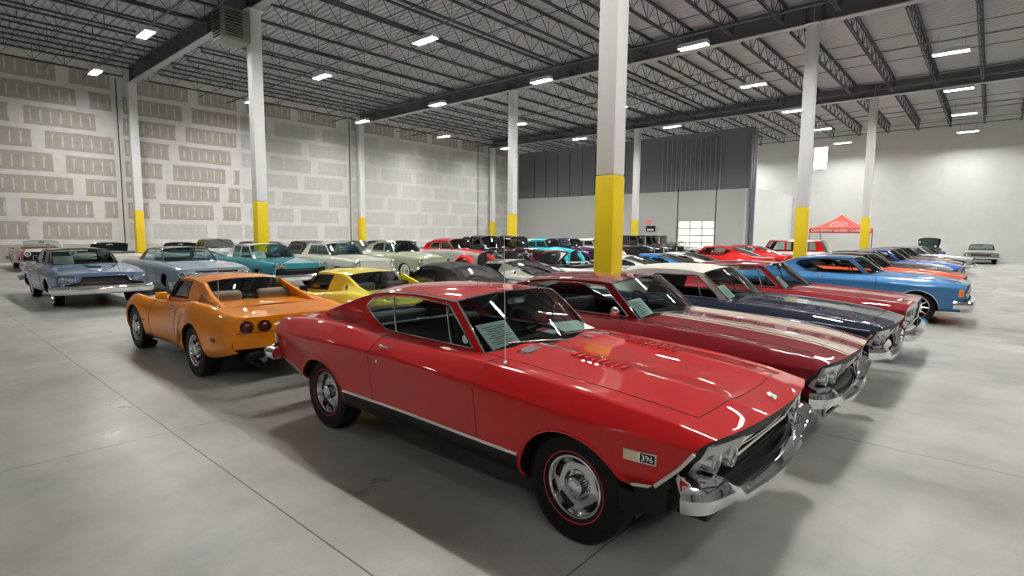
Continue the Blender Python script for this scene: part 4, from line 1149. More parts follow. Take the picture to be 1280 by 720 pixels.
def chevelle(PMt, **kw):
    sp = dict(paint=PMt, wb=2.845, track=1.47, xn=.80, xt=-3.92, nb=.13, tb=.14, h=.05,
        W=[(.8, .875), (.4, .935), (0, .958), (-.8, .955), (-1.6, .945), (-2.2, .955), (-2.85, .965), (-3.3, .935), (-3.7, .885), (-3.85, .84), (-3.92, .78)],
        zk=[(.8, .79), (.3, .80), (-.4, .825), (-.8, .85), (-1.7, .875), (-2.3, .88), (-3.0, .86), (-3.92, .80)], tum=.62,
        zs=[(.8, .845), (.5, .90), (0, .95), (-.75, .985), (-1.5, .99), (-2.0, .99), (-2.6, 1.02), (-3.2, 1.0), (-3.6, .965), (-3.92, .925)],
        zc=[(.8, .865), (.6, .915), (.1, .975), (-.5, 1.01), (-.9, 1.02), (-2.9, 1.01), (-3.3, .995), (-3.7, .965), (-3.92, .93)],
        zb=[(.8, .49), (.36, .475), (.30, .30), (-2.845, .30), (-3.1, .40), (-3.6, .50), (-3.92, .54)], ys=[(.8, .90), (0, .86), (-.9, .85), (-2.3, .83), (-3.1, .80), (-3.92, .88)],
        ridge=[(.8, .002), (.5, .022), (-.8, .032), (-1.2, 0), (-3, 0)], dip=[(.8, 0), (-.2, .014), (-.8, .01), (-1.4, 0), (-4, 0)],
        soft=[.3, .5, .5, .08, .40, .22, .45, .10, .5, .5], belly=[(.8, .05), (.3, .035), (-1.5, .04), (-2.8, .03), (-4, .05)], cin=[(.8, .14), (-2.2, .14), (-2.8, .12), (-4, .12)],
        af=(.01, .34, .385, .375), ar=(-2.80, .34, .40, .35), doors=[-.74, -1.97],
        fe=[(.50, .485), (.53, .53), (.66, .67), (.755, .78)], re=[(-3.68, .53), (-3.84, .66), (-3.90, .80)],
        xA=-.90, xC=-3.40, wsb=.20, rgb=.10, hood_x=.62, zh=.94,
        rocker=(BLACK, .30, .455), buckets=False,
        g=dict(xT=-1.27, xR=-2.42, yr=[(-1.2, .60), (-1.8, .60), (-2.5, .575)], zr=[(-1.2, 1.325), (-1.7, 1.345), (-2.1, 1.335), (-2.5, 1.285)], crown=.055,
               bowt=.10, rbowt=.06, sail=[(-2.60, 1.245), (-2.85, 1.165), (-3.10, 1.085), (-3.28, 1.03)],
               dlo=[[(-1.02, 1.008), (-1.345, 1.295), (-1.75, 1.318), (-2.10, 1.305), (-2.38, 1.262), (-2.47, 1.19), (-2.30, 1.09), (-2.10, 1.008)]],
               bars=[((-1.27, 1.0), (-1.385, 1.31), .008), ((-1.97, 1.0), (-2.08, 1.31), .009)], bulge=.03),
        front=dict(zbot=.52, lean=.17, mat=BLACK, hole=[[(-.50, .635), (.50, .635), (.50, .775), (-.50, .775)]], hole_mats=[BLACK], depth=.07,
                   bars=[(-.5, .70, .5, .70, .004)], rects=[('headlight_bezel', .515, .635, .805, .805, mat('bezel_silver', (.75, .75, .74), .3, .9), .008)], lights=[(.59, .712, .058, 'h', .016), (.735, .712, .058, 'h', .016)], trim_mat=WTRIM, trim_r=.008,
                   bumper=dict(xc=.865, bow=.12, hw=.895, wrap=-.02, rad=.045, z=.49, hgt=.10, dep=.085, end_up=.085, kink=.66, tall_end=1.6)),
        back=dict(zbot=.52, lean=.06, mat=PMt, rects=[('tail_light', .50, .66, .80, .76, REDL, .012)], bumper=dict(xc=-3.99, bow=.10, hw=.90, wrap=.12, rad=.10, z=.60, hgt=.12, dep=.07)),
        wh=WH(band='red'))
    sp.update(kw); return sp
def hero_extra(ctx):
    B, root = ctx['B'], ctx['root']
    z = .468; strip(ctx, [(-2.40, z), (-.375, z)], .011, WTRIM)
    strip(ctx, [(.385, .50), (.52, .53), (.655, .665), (.75, .775)], .011, WTRIM, off=.006)
    strip(ctx, [(-3.22, .46), (-3.66, .545), (-3.82, .62)], .011, CHROME, off=.006)
    # lower lip of the front end and the trim line that runs round the grille
    FF = ctx['FF']
    k = MB(); P = [(-.80, .765), (-.785, .60), (-.70, .585)] + [(-.70+1.4*i/12, .59) for i in range(1, 12)] + [(.70, .585), (.785, .60), (.80, .765)]
    k.tube([tuple(FF(p[0], p[1], .014)) for p in P], .010, 0, 6); k.build('front_trim', WTRIM, root)
    k = MB(); P = [(-.80+1.6*i/20, 0) for i in range(21)]; k.tube([tuple(FF(p[0], float(ctx['zt'](p[0]))-.014, .010)) for p in P], .010, 0, 6); k.build('front_trim', mat('bezel_silver', (.75, .75, .74), .3, .9), root)
    # marker lamp bezel with engine number
    for sg in (1, -1):
        a = B.pt(.375, .69, sg, .004); b = B.pt(.555, .69, sg, .004); yaw = math.atan2(b[1]-a[1], b[0]-a[0]); c = Vector(((a[0]+b[0])/2, (a[1]+b[1])/2, .69))
        o = MB(); o.rbox(tuple(c), (.185, .010, .062), .004, rz=yaw); o = o.build('side_marker', CHROME, root)
        u = Vector((math.cos(yaw), math.sin(yaw), 0)); n_ = Vector((-math.sin(yaw), math.cos(yaw), 0))*sg
        if n_.y*sg < 0: n_ = -n_
        l = -1 if sg < 0 else 1
        # lens towards the wheel, black number plate towards the nose
        m1 = MB(); m1.rbox(tuple(c - u*.045 + n_*.005), (.080, .008, .045), .003, rz=yaw); m1.build('marker_lens', mat('amber_clear', (.75, .62, .34), .2, 0, 1.), o)
        m2 = MB(); m2.rbox(tuple(c + u*.043 + n_*.005), (.080, .008, .045), .003, rz=yaw); m2.build('number_plate', BLACK, o)
        X = u if sg < 0 else -u
        M = Matrix((X, Vector((0, 0, 1)), n_)).transposed()
        text('engine_number', '396', .044, tuple(c + u*.043 + n_*.010), o, STAIN, M, ext=.001, bold=.0012)
    # cowl vents
    for sg in (1, -1):
        v = MB(); P = []
        for a, b in ((-.60, .20), (-.60, .52), (-.70, .56), (-.72, .24)): P.append((a, b))
        def top(a, b, e):
            t = float(B.t_of_y([a], b)[0]); p = B(np.array([a]), np.array([t]))[0]; return (p[0], sg*p[1], p[2]+e)
        v.tube([top(a, b, .004) for a, b in rpoly(P, .02, 3)], .006, 0, 5, closed=True)
        for i in range(9): v.tube([top(-.61-.012*i, .23+.004*i, .002), top(-.61-.012*i, .40, .002), top(-.61-.012*i, .53-.002*i, .002)], .003, 1, 4)
        v.build('cowl_vent', [CHROME, mat('vent_grey', (.25, .25, .25), .4, .6)], ctx['hood'])
        v = MB()
        for i in range(8):
            a = -.32 + i*.055; v.rbox(top(a, .36, .004), (.022, .12, .012), .005)
        v.build('hood_louvre', ctx['PM'], ctx['hood'])
    t = float(B.t_of_y([.72], .02)[0]); p = B(np.array([.72]), np.array([T]))[0]
    M = Matrix.Rotation(PI/2, 3, 'Z') @ Matrix.Rotation(.30, 3, 'X')
    text('hood_emblem', 'SS', .075, (p[0], 0, p[2]+.008), root, STAIN, M, ext=.004, bold=.003, shear=.3)
    p = ctx['FF'](0.30, .705, -.02); text('grille_emblem', 'SS', .09, (p[0], .38, .705), root, CHROME, Matrix(((0, 0, 1), (1, 0, 0), (0, 1, 0))), ext=.006, bold=.004)
    p = B(np.array([-.62]), np.array([5.5]))[0]; antenna(ctx, -.62, -p[1], p[2]-.005, .86)
    wipers(ctx)
    # decal in the vent window
    p = ctx['G']([-1.13], [1.06])[0]; o = MB().lathe([(.034, 0), (.0005, .001)], (-1.13, -(p[1]-.012), 1.06), 'Y', 20, 0, -1).build('window_decal', PAPER, root)
    for sg in (1, -1):
        V = []
        for x, z0, z1 in ((.36, .36, .50), (.47, .38, .50), (.56, .40, .56), (.62, .43, .62)): V += [(x, sg*(.905-.02*(x > .5)), z0), (x, sg*(.925-.06*(x > .5)), z1)]
        MB().add(V, [(2*i, 2*i+2, 2*i+3, 2*i+1) for i in range(3)]).build('lower_fender_apron', BLACK, root, smooth=False)
    # inner lower valance
    k = MB(); k.box((.71, 0, .485), (.16, 1.56, .17)); k.build('valance', BLACK, root, smooth=False)
    k = MB(); k.rbox((.78, .25, .37), (.14, .14, .06), .02); k.build('tow_bracket', BLACK, root)
    # bumper jack slots / guards
def chevelle69_extra(ctx):
    strip(ctx, [(-2.40, .455), (-.375, .455)], .010, CHROME)
    strip(ctx, [(-1.0, .985), (-2.2, .985)], .006, CHROME, n=12)
    stripes(ctx, [(.16, .40), (-.40, -.16)], mat('stripe_ivory', (.62, .50, .42), .3, 0, 1.))
    stripes(ctx, [(.42, .45), (-.45, -.42), (.11, .14), (-.14, -.11)], mat('stripe_pin', (.62, .50, .42), .3, 0, 1.))
    FF = ctx['FF']; root = ctx['root']
    k = MB(); P = [(-.80, .765), (-.77, .60), (-.5, .585), (0, .58), (.5, .585), (.77, .60), (.80, .765)]; k.tube([tuple(FF(p[0], p[1], .014)) for p in P], .011, 0, 6); k.build('front_trim', CHROME, root)
    k = MB(); k.tube([tuple(FF(-.80+1.6*i/20, float(ctx['zt'](0.8-1.6*i/20))-.012, .012)) for i in range(21)], .009, 0, 6); k.build('front_trim', CHROME, root)
    p = ctx['B'].pt(.18, .80, -1, .004); text('fender_script', 'SS', .06, p, root, CHROME, Matrix(((1, 0, 0), (0, 0, -1), (0, 1, 0))), bold=.003, shear=.3)
    mirror_door(ctx, -1.06, -1); wipers(ctx)
    k = MB(); k.box((.60, 0, .42), (.10, 1.2, .14)); k.build('valance', BLACK, root, smooth=False)
    # slots below the bumper
    for sg in (1, -1):
        P = [(.80, sg*.18, .36), (.78, sg*.60, .36), (.78, sg*.60, .44), (.80, sg*.18, .44)]; MB().tube(P, .016, 0, 6, closed=True).build('bumper_slot', CHROME, root)
def plain_extra(ctx):
    root = ctx['root']
    strip(ctx, [(ctx['sp']['ar'][0]+.42, .40), (-.38, .40)], .010, CHROME)
def navy_extra(ctx):
    root = ctx['root']; FF = ctx['FF']
    strip(ctx, [(-3.7, .875), (-2.3, .925), (-.8, .89), (.2, .85), (.72, .81)], .0045, mat('pinstripe', (.55, .62, .72), .4), name='pinstripe', n=10, off=.001)
    strip(ctx, [(-2.40, .455), (-.375, .455)], .010, CHROME); strip(ctx, [(.385, .50), (.52, .53), (.655, .665), (.75, .775)], .011, CHROME, off=.006)
    k = MB(); P = [(-.80, .765), (-.77, .60), (-.5, .585), (0, .58), (.5, .585), (.77, .60), (.80, .765)]; k.tube([tuple(FF(p[0], p[1], .014)) for p in P], .011, 0, 6); k.build('front_trim', CHROME, root)
    k = MB(); k.tube([tuple(FF(-.80+1.6*i/20, float(ctx['zt'](0.8-1.6*i/20))-.012, .012)) for i in range(21)], .009, 0, 6); k.build('front_trim', CHROME, root)
    k = MB(); k.box((.60, 0, .42), (.10, 1.2, .14)); k.build('valance', BLACK, root, smooth=False)
    k = MB(); k.rbox((.72, .25, .38), (.14, .14, .06), .02); k.build('tow_bracket', BLACK, root); wipers(ctx)
# second generation Corvette-style sports coupe -------------------------------------------------
def vette(PMt, **kw):
    sp = dict(paint=PMt, wb=2.49, track=1.44, xn=.86, xt=-3.50, nb=.22, tb=.10, h=.055,
        W=[(.86, .70), (.5, .86), (.1, .905), (-.45, .85), (-1.1, .80), (-1.7, .83), (-2.4, .92), (-3.0, .885), (-3.3, .845), (-3.43, .79), (-3.5, .70)],
        zk=[(.86, .52), (.3, .62), (-.5, .62), (-1.5, .62), (-2.5, .60), (-3.5, .60)],
        zs=[(.86, .60), (.6, .76), (.1, .88), (-.5, .83), (-1.1, .83), (-1.7, .90), (-2.3, .955), (-2.8, .93), (-3.2, .885), (-3.5, .85)],
        zc=[(.86, .62), (.3, .78), (-.5, .84), (-.8, .86), (-2.2, .90), (-2.8, .895), (-3.2, .875), (-3.5, .85)],
        zb=[(.86, .32), (.4, .24), (-2.0, .22), (-2.9, .30), (-3.5, .44)], ys=[(.86, .85), (0, .86), (-.8, .86), (-1.6, .86), (-2.5, .84), (-3.5, .90)],
        cin=[(.86, .10), (-3.5, .10)], ridge=[(.86, 0), (0, .01), (-.7, .01), (-1.2, 0), (-3.5, 0)], dip=[(.86, 0), (.1, .04), (-.6, .02), (-1.2, 0), (-2.3, .015), (-3.5, 0)],
        soft=[.3, .5, .5, .4, .5, .45, .5, .3, .5, .5],
        af=(.0, .335, .385, .375), ar=(-2.49, .335, .385, .365), doors=[-.60, -1.66], zh=.80,
        fe=[(.70, .40), (.82, .50)], re=[(-3.42, .46), (-3.45, .55), (-3.48, .66), (-3.50, .75)],
        xA=-.72, xC=-2.85, wsb=.26, rgb=.05, hood_x=.45, rocker=(STAIN, .20, .285), lid_full=True, rear_seat=False,
        g=dict(xT=-1.16, xR=-2.02, yr=[(-1.1, .55), (-2.1, .55)], zr=[(-1.1, 1.165), (-1.5, 1.185), (-2.05, 1.15)], crown=.05, bowt=.12, rbowt=.05, rg=-2.12, glass=GLASSD, trim=BLACK, tr=.012, cab_end=-1.95,
               sail=[(-2.20, 1.09), (-2.42, 1.01), (-2.66, .955)], dlo=[[(-.80, .875), (-1.17, 1.13), (-1.66, 1.145), (-1.50, .90)]], wtrim=BLACK, drip=False, ttop=(.50, .97), dr=.02, bulge=.04),
        front=dict(zbot=.40, lean=.02, mat=PMt, name='nose_panel', lights=[]),
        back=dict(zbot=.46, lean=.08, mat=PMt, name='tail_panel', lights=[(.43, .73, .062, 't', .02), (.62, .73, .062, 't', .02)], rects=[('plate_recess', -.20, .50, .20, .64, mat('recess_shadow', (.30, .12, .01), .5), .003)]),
        trim_mat=VINYL, track_=0, wh=WH(r=.34, w=.235, rim=.195, style='dish', off=.02), dash_mat=BLACK)
    sp.update(kw); return sp
def orange_extra(ctx):
    root, B = ctx['root'], ctx['B']
    # body crease of the bumper cover, side vents, marker lamps, exhaust tips, mirror, antenna
    for sg in (1, -1):
        k = MB(); a = np.array([-.30, -.36, -.44, -.40]); zz = [.72, .50, .50, .70]
        k.add([B.pt(x, z, sg, .003) for x, z in zip(a, zz)], [(0, 1, 2, 3)]); k.build('side_vent', BLACK, root, smooth=False)
        o = MB(); p = B.pt(-3.14, .56, sg, .002); o.rbox(p, (.12, .012, .05), .004); o.build('side_marker', mat('marker_red', (.20, .02, .01), .3), root)
        k = MB(); k.tube([(-3.25, sg*.42, .33), (-3.5, sg*.42, .32)], .035, 0, 10); k.build('exhaust_tip', CHROME, root)
    p = B(np.array([-2.88]), np.array([5.6]))[0]; antenna(ctx, -2.88, p[1]*.98, p[2]-.005, .80)
    p = B(np.array([-.98]), np.array([5.3]))[0]
    for sg in (1,):
        k = MB(); k.rbox((-.98, sg*(p[1]+.10), p[2]+.085), (.05, .15, .10), .02); k.tube([(-.98, sg*p[1], p[2]), (-.98, sg*(p[1]+.08), p[2]+.05)], .014); k.build('door_mirror', [ctx['PM']], root)
    # crossed-flag badge on the deck, fuel door outline
    k = MB(); c = B(np.array([-2.65]), np.array([T]))[0]; P = [(c[0]+.13*math.cos(a), .13*math.sin(a), c[2]+.004) for a in np.linspace(0, 2*PI, 21)[:-1]]; k.tube(P, .002, 0, 4, closed=True)
    k.tube([(c[0]-.05, -.07, c[2]+.006), (c[0]+.05, .05, c[2]+.006)], .005, 0, 5); k.tube([(c[0]-.05, .07, c[2]+.006), (c[0]+.05, -.05, c[2]+.006)], .005, 0, 5); k.build('flag_emblem', STAIN, root)
    k = MB(); RF = ctx['RF']; k.tube([tuple(RF(y, .655, .001)) for y in np.linspace(-.74, .74, 16)], .003, 0, 4); k.build('bumper_seam', SEAM, root)
    k = MB(); k.rbox((-3.40, 0, .36), (.10, 1.2, .10), .03); k.build('rear_valance', BLACK, root)
def extra_none(ctx): pass
# generic big sedan / hardtop used as base for many rows ------------------------------------------
def sixties(PMt, L0=.85, L1=-4.25, wb=3.0, W_=.97, **kw):
    sp = dict(paint=PMt, wb=wb, track=1.52, xn=L0, xt=L1, nb=.08, tb=.08, h=.075,
        W=[(L0, W_-.06), (.3, W_), (-wb, W_), (L1, W_-.08)], zk=[(L0, .74), (-1, .78), (-wb, .78), (L1, .72)],
        zs=[(L0, .83), (.3, .90), (-.8, .95), (-wb, .96), (L1, .88)], zc=[(L0, .85), (0, .93), (-.9, .98), (-wb, .97), (L1, .90)],
        zb=[(L0, .34), (-wb, .28), (L1, .38)], ys=[(L0, .93), (0, .90), (-1, .87), (-wb, .87), (L1, .92)], dip=[(L0, 0), (0, .02), (-1, 0), (L1, 0)],
        af=(0, .33, .38, .36), ar=(-wb, .33, .40, .33), doors=[-.72, -2.05], fe=[(L0-.12, .42), (L0-.03, .60)], re=[(L1+.15, .46), (L1+.02, .65)],
        xA=-.85, xC=-3.05, wsb=.18, rgb=.12, hood_x=L0-.03, buckets=False,
        g=dict(xT=-1.30, xR=-2.60, yr=[(-1.2, .62), (-2.7, .60)], zr=[(-1.2, 1.31), (-1.9, 1.335), (-2.7, 1.30)], crown=.05, bowt=.08, rbowt=.05,
               dlo=[[(-.98, .985), (-1.36, 1.285), (-2.40, 1.285), (-2.30, .985)]], bars=[((-1.86, .98), (-1.90, 1.30), .012)]),
        front=dict(zbot=.50, lean=.03, mat=BLACK, hole=[[(-.55, .56), (.55, .56), (.55, .74), (-.55, .74)]], hole_mats=[BLACK], lights=[(.66, .67, .070, 'h', .01), (.83, .67, .070, 'h', .01)],
                   bars=[(-.54, .65, .54, .65, .008)], bumper=dict(xc=L0+.12, bow=.08, hw=W_-.01, wrap=.25, z=.45, hgt=.15, dep=.09)),
        back=dict(zbot=.5, lean=.02, mat=PMt, rects=[('tail_light', .45, .62, .85, .74, REDL, .01)], bumper=dict(xc=L1-.08, bow=.08, hw=W_-.02, wrap=.25, z=.48, hgt=.14, dep=.07)),
        wh=WH(style='cap', band='thin', n=28))
    for k_, v in kw.items():
        if k_ in ('g', 'front', 'back') and k_+'_new' not in kw: d = dict(sp[k_]); d.update(v); sp[k_] = d
        else: sp[k_] = v
    return sp
def tbird_extra(ctx):
    root, FF, B = ctx['root'], ctx['FF'], ctx['B']
    for y in (-.42, .42):
        k = MB(); x = float(FF(y, .5, .28)[0]); k.rbox((x, y, .50), (.06, .05, .26), .022, n=3); k.build('bumper_guard', CHROME, root)
    k = MB(); k.rbox((float(FF(0, .47, .265)[0]), 0, .465), (.02, .34, .11), .006); o = k.build('licence_plate', mat('plate_white', (.62, .62, .6), .5), root)
    k = MB(); k.tube([tuple(FF(y, float(ctx['zt'](y))-.02-.035*(abs(y) < .52), .02)) for y in np.linspace(-.9, .9, 30)], .020, 0, 6); k.build('grille_brow', CHROME, root)
    # hood scoop
    c = B(np.array([-.25]), np.array([T]))[0]; k = MB(); k.rbox((-.30, 0, c[2]+.01), (.75, .30, .05), .024, n=3); k.build('hood_scoop', ctx['PM'], ctx['hood'])
    strip(ctx, [(-3.9, .58), (-.4, .55)], .012, CHROME, n=12)
def turq_extra(ctx):
    root, FF = ctx['root'], ctx['FF']
    for z in (.56, .66):
        k = MB(); k.tube([tuple(FF(y, z, .03)) for y in np.linspace(-.80, .80, 16)], .02, 0, 6); k.build('grille_bar', CHROME, root)
    for y in (-.45, -.22, 0, .22, .45):
        k = MB(); k.rbox((float(FF(y, .6, .03)[0]), y, .61), (.04, .05, .10), .012); k.build('grille_block', CHROME, root)
    for sg in (1, -1):
        P = [(ctx['B'].xt-.05, sg*.78, 1.12), (-3.6, sg*.80, 1.05), (-2.9, sg*.82, .98)]; k = MB(); k.tube(P, [.03, .045, .02], 0, 6); k.build('tail_fin', ctx['PM'], root)
def cream_extra(ctx):
    root, FF = ctx['root'], ctx['FF']
    strip(ctx, [(-4.0, .70), (-2.0, .72), (.3, .66)], .012, CHROME, n=12)
    for sg in (1, -1):
        k = MB(); P = [tuple(FF(sg*(.33+.20*math.cos(a)), .60+.085*math.sin(a), .035)) for a in np.linspace(0, 2*PI, 21)[:-1]]; k.tube(P, .02, 0, 6, closed=True)
        for q in range(7):
            y = sg*(.17+q*.053); k.tube([tuple(FF(y, .53, .03)), tuple(FF(y, .67, .03))], .007, 0, 5)
        k.build('grille_oval', CHROME, root)
def fifties(PMt, **kw):
    """rounder early-fifties shape with one big lamp each side"""
    d = dict(W=[(.75, .80), (.3, .90), (-.6, .93), (-2.9, .93), (-3.9, .72)], nb=.16, tb=.22, soft=[.3, .5, .5, .5, .5, .5, .5, .4, .5, .5],
        zs=[(.75, .86), (.3, .95), (-.6, 1.0), (-1.5, 1.02), (-2.9, 1.02), (-3.5, .93), (-3.95, .80)], zc=[(.75, .90), (.3, 1.02), (-.6, 1.10), (-.9, 1.10), (-3.0, 1.05), (-3.6, .93), (-3.95, .80)],
        zk=[(.75, .76), (-1, .78), (-3, .76), (-3.95, .65)], wb=2.9, ar=(-2.9, .33, .38, .30), xC=-3.15, doors=[-.70, -1.55, -2.35],
        g=dict(xT=-1.22, xR=-2.35, yr=[(-1.1, .58), (-2.4, .56)], zr=[(-1.1, 1.46), (-1.8, 1.50), (-2.4, 1.45)], crown=.07, sail=[(-2.7, 1.36), (-2.95, 1.22)],
               dlo=[[(-.96, 1.08), (-1.26, 1.41), (-1.60, 1.43), (-1.60, 1.08)], [(-1.68, 1.08), (-1.68, 1.43), (-2.15, 1.42), (-2.42, 1.33), (-2.50, 1.10)]], bars=[], dr=.06),
        front=dict(zbot=.48, lean=.0, mat=PMt, hole=[], lights=[(.68, .75, .095, 'h', .03)], bumper=dict(xc=.98, bow=.18, hw=.90, wrap=.25, z=.45, hgt=.13, dep=.07)),
        back=dict(zbot=.5, lean=.0, mat=PMt, rects=[], lights=[(.62, .68, .05, 't', .01)], bumper=dict(xc=-4.2, bow=.2, hw=.88, wrap=.2, z=.47, hgt=.13, dep=.07)), wh=WH(r=.35, style='cap', band='white', n=28))
    base = sixties(PMt, L0=.75, L1=-3.95, wb=2.9)
    for k_ in ('g', 'front', 'back'):
        q = dict(base[k_]); q.update(d[k_]); q.update(kw.pop(k_, {})); d[k_] = q
    base.update(d); base.update(kw); return base
def sage_extra(ctx):
    root, FF = ctx['root'], ctx['FF']
    for z, w in ((.62, .50), (.70, .42), (.55, .5)):
        k = MB(); k.tube([tuple(FF(y, z, .035)) for y in np.linspace(-w, w, 14)], .018, 0, 6); k.build('grille_bar', CHROME, root)
    strip(ctx, [(-.9, .74), (.4, .72)], .012, CHROME)
    for y in (-.35, .35):
        k = MB(); k.rbox((float(FF(y, .5, .15)[0]), y, .50), (.06, .05, .20), .02); k.build('bumper_guard', CHROME, root)
# pre-war shapes: narrow hull + separate wings ----------------------------------------------------
def wing(ctx, xc, y0, w, r, z_add=.0, m=None, name='wing', front=True, tail=.55, head=.45, big=1.):
    """separate mudguard: an arched sweep over the wheel with a rounded cross-section"""
    root = ctx['root']; m = m or ctx['PM']
    for sg in (1, -1):
        P = []; SC = []
        R_ = r + .10
        for k in range(17):
            a = PI*(-.02 + 1.02*k/16) if True else 0
            x = xc + R_*math.cos(a)*(1.0 + (head if math.cos(a) > 0 else tail)*abs(math.cos(a))**3*.35); z = r + R_*math.sin(a)*(1+z_add)
            P.append((x, sg*y0, max(z, .30))); SC.append(.55 + .45*max(0, math.sin(a))**.5)
        prof = [(w*math.cos(q), w*.62*math.sin(q)) for q in np.linspace(0, PI, 9)]
        # local sweep with the arc normal as up
        V = []; L = len(prof); n = len(P)
        for i, p in enumerate(P):
            t = (Vector(P[min(i+1, n-1)]) - Vector(P[max(i-1, 0)])).normalized(); side = Vector((0, 1, 0)); up = t.cross(side)*1.
            if up.dot(Vector(p) - Vector((xc, sg*y0, r))) < 0: up = -up
            for a, b in prof: V.append(tuple(Vector(p) + side*a*SC[i] + up*b*SC[i]*big))
        F = [(i*L+j, i*L+j+1, (i+1)*L+j+1, (i+1)*L+j) for i in range(n-1) for j in range(L-1)]
        k = MB(); k.add(V, F); k.add([V[j] for j in range(L)], [tuple(range(L))]); k.add([V[(n-1)*L+j] for j in range(L)], [tuple(reversed(range(L)))])
        k.build(name, m, root, ang=60)
def prewar(PMt, **kw):
    hood_w = kw.pop('hood_w', .40); cabw = kw.pop('cabw', .74); zr_ = kw.pop('zroof', 1.62); wb = kw.pop('wb', 2.84); zb_ = kw.pop('zbelt', 1.12)
    xt = -wb-.75
    sp = dict(paint=PMt, wb=wb, track=1.42, xn=.42, xt=xt, nb=.12, tb=.30, h=.08,
        W=[(.42, hood_w*.75), (-.2, hood_w), (-.75, cabw*.88), (-1.1, cabw), (-wb, cabw*.97), (xt, cabw*.60)], zk=[(.42, .80), (-.8, .85), (-wb, .82), (xt, .62)],
        zs=[(.42, .98), (-.2, 1.04), (-.8, zb_-.02), (-1.2, zb_), (-wb, zb_-.04), (xt, .80)], zc=[(.42, 1.05), (-.2, 1.14), (-.8, zb_+.07), (-1.2, zb_+.07), (-wb, zb_), (xt, .82)],
        zb=[(.42, .42), (-.8, .36), (-wb, .36), (xt, .46)], ys=[(.42, .80), (-.5, .84), (-1, .92), (-wb, .90), (xt, .8)], soft=[.3, .5, .5, .5, .5, .5, .5, .5, .5, .5], cin=.05,
        af=(0, .15, .05, .02), ar=(-wb, .15, .05, .02), nowell=True, doors=[-.85, -1.75], fe=[(.36, .48), (.40, .7)], re=[(xt+.05, .5), (xt+.01, .68)],
        xA=-.86, xC=-2.98, wsb=.10, rgb=.10, hood_x=.36,
        g=dict(xT=-1.06, xR=-2.25, yr=[(-1, cabw*.83), (-2.4, cabw*.80)], zr=[(-1, zr_-.08), (-1.7, zr_-.05), (-2.3, zr_-.10)], crown=.09, bowt=.06, rbowt=.12, sail=[(-2.60, zr_-.20), (-2.85, zr_-.38)], bulge=.05,
               dlo=[[(-.98, zb_+.06), (-1.10, zr_-.14), (-1.62, zr_-.13), (-1.62, zb_+.06)], [(-1.72, zb_+.06), (-1.72, zr_-.13), (-2.15, zr_-.16), (-2.38, zr_-.26), (-2.36, zb_+.06)]], dr=.06, drip=False, tr=.012, glass=GLASSD),
        front=dict(zbot=.48, lean=-.05, mat=BLACK, name='radiator_grille', hole=[], lights=[], bumper=dict(xc=.85, bow=.05, hw=.80, wrap=.12, z=.44, hgt=.09, dep=.04)),
        back=dict(zbot=.5, lean=0, mat=PMt, lights=[], bumper=dict(xc=xt-.35, bow=.05, hw=.78, wrap=.12, z=.44, hgt=.09, dep=.04)), wh=WH(r=.36, w=.17, rim=.20, style='cap', n=24))
    for k_, v in kw.items():
        if k_ in ('g', 'front', 'back'): sp[k_].update(v)
        else: sp[k_] = v
    return sp
def prewar_extra(wm=None, lamps='wing', big=1.15, gcol=CHROME):
    def f(ctx):
        sp, root = ctx['sp'], ctx['root']; wb = sp['wb']; m = wm or ctx['PM']
        wing(ctx, .02, .70, .20, .34, .12, m, 'front_wing', big=big); wing(ctx, -wb, .72, .17, .34, .08, m, 'rear_wing', big=big)
        for sg in (1, -1):
            k = MB(); k.rbox((-wb/2-.1, sg*.72, .33), (wb-.7, .24, .04), .015); k.build('running_board', m, root)
            x = .30; k = MB(); k.lathe([(.0005, -.20), (.06, -.17), (.10, -.06), (.105, 0)], (x, sg*.62, .84), 'X', 20, 0); k.lathe([(.105, 0), (.11, .012), (.095, .02)], (x, sg*.62, .84), 'X', 20, 1); k.lathe([(.095, .012), (.05, .03), (.0005, .035)], (x, sg*.62, .84), 'X', 20, 2)
            k.build('headlight', [m, CHROME, LENS], root)
        FF = ctx['FF']; k = MB()
        for q in range(9):
            z = .55+q*.05; k.tube([tuple(FF(y, z, .02)) for y in np.linspace(-.22, .22, 6)], .012, 0, 5)
        k.tube([tuple(FF(0, z, .03)) for z in np.linspace(.5, 1.0, 6)], .015, 0, 5); k.build('grille_bars', gcol, root)
    return f
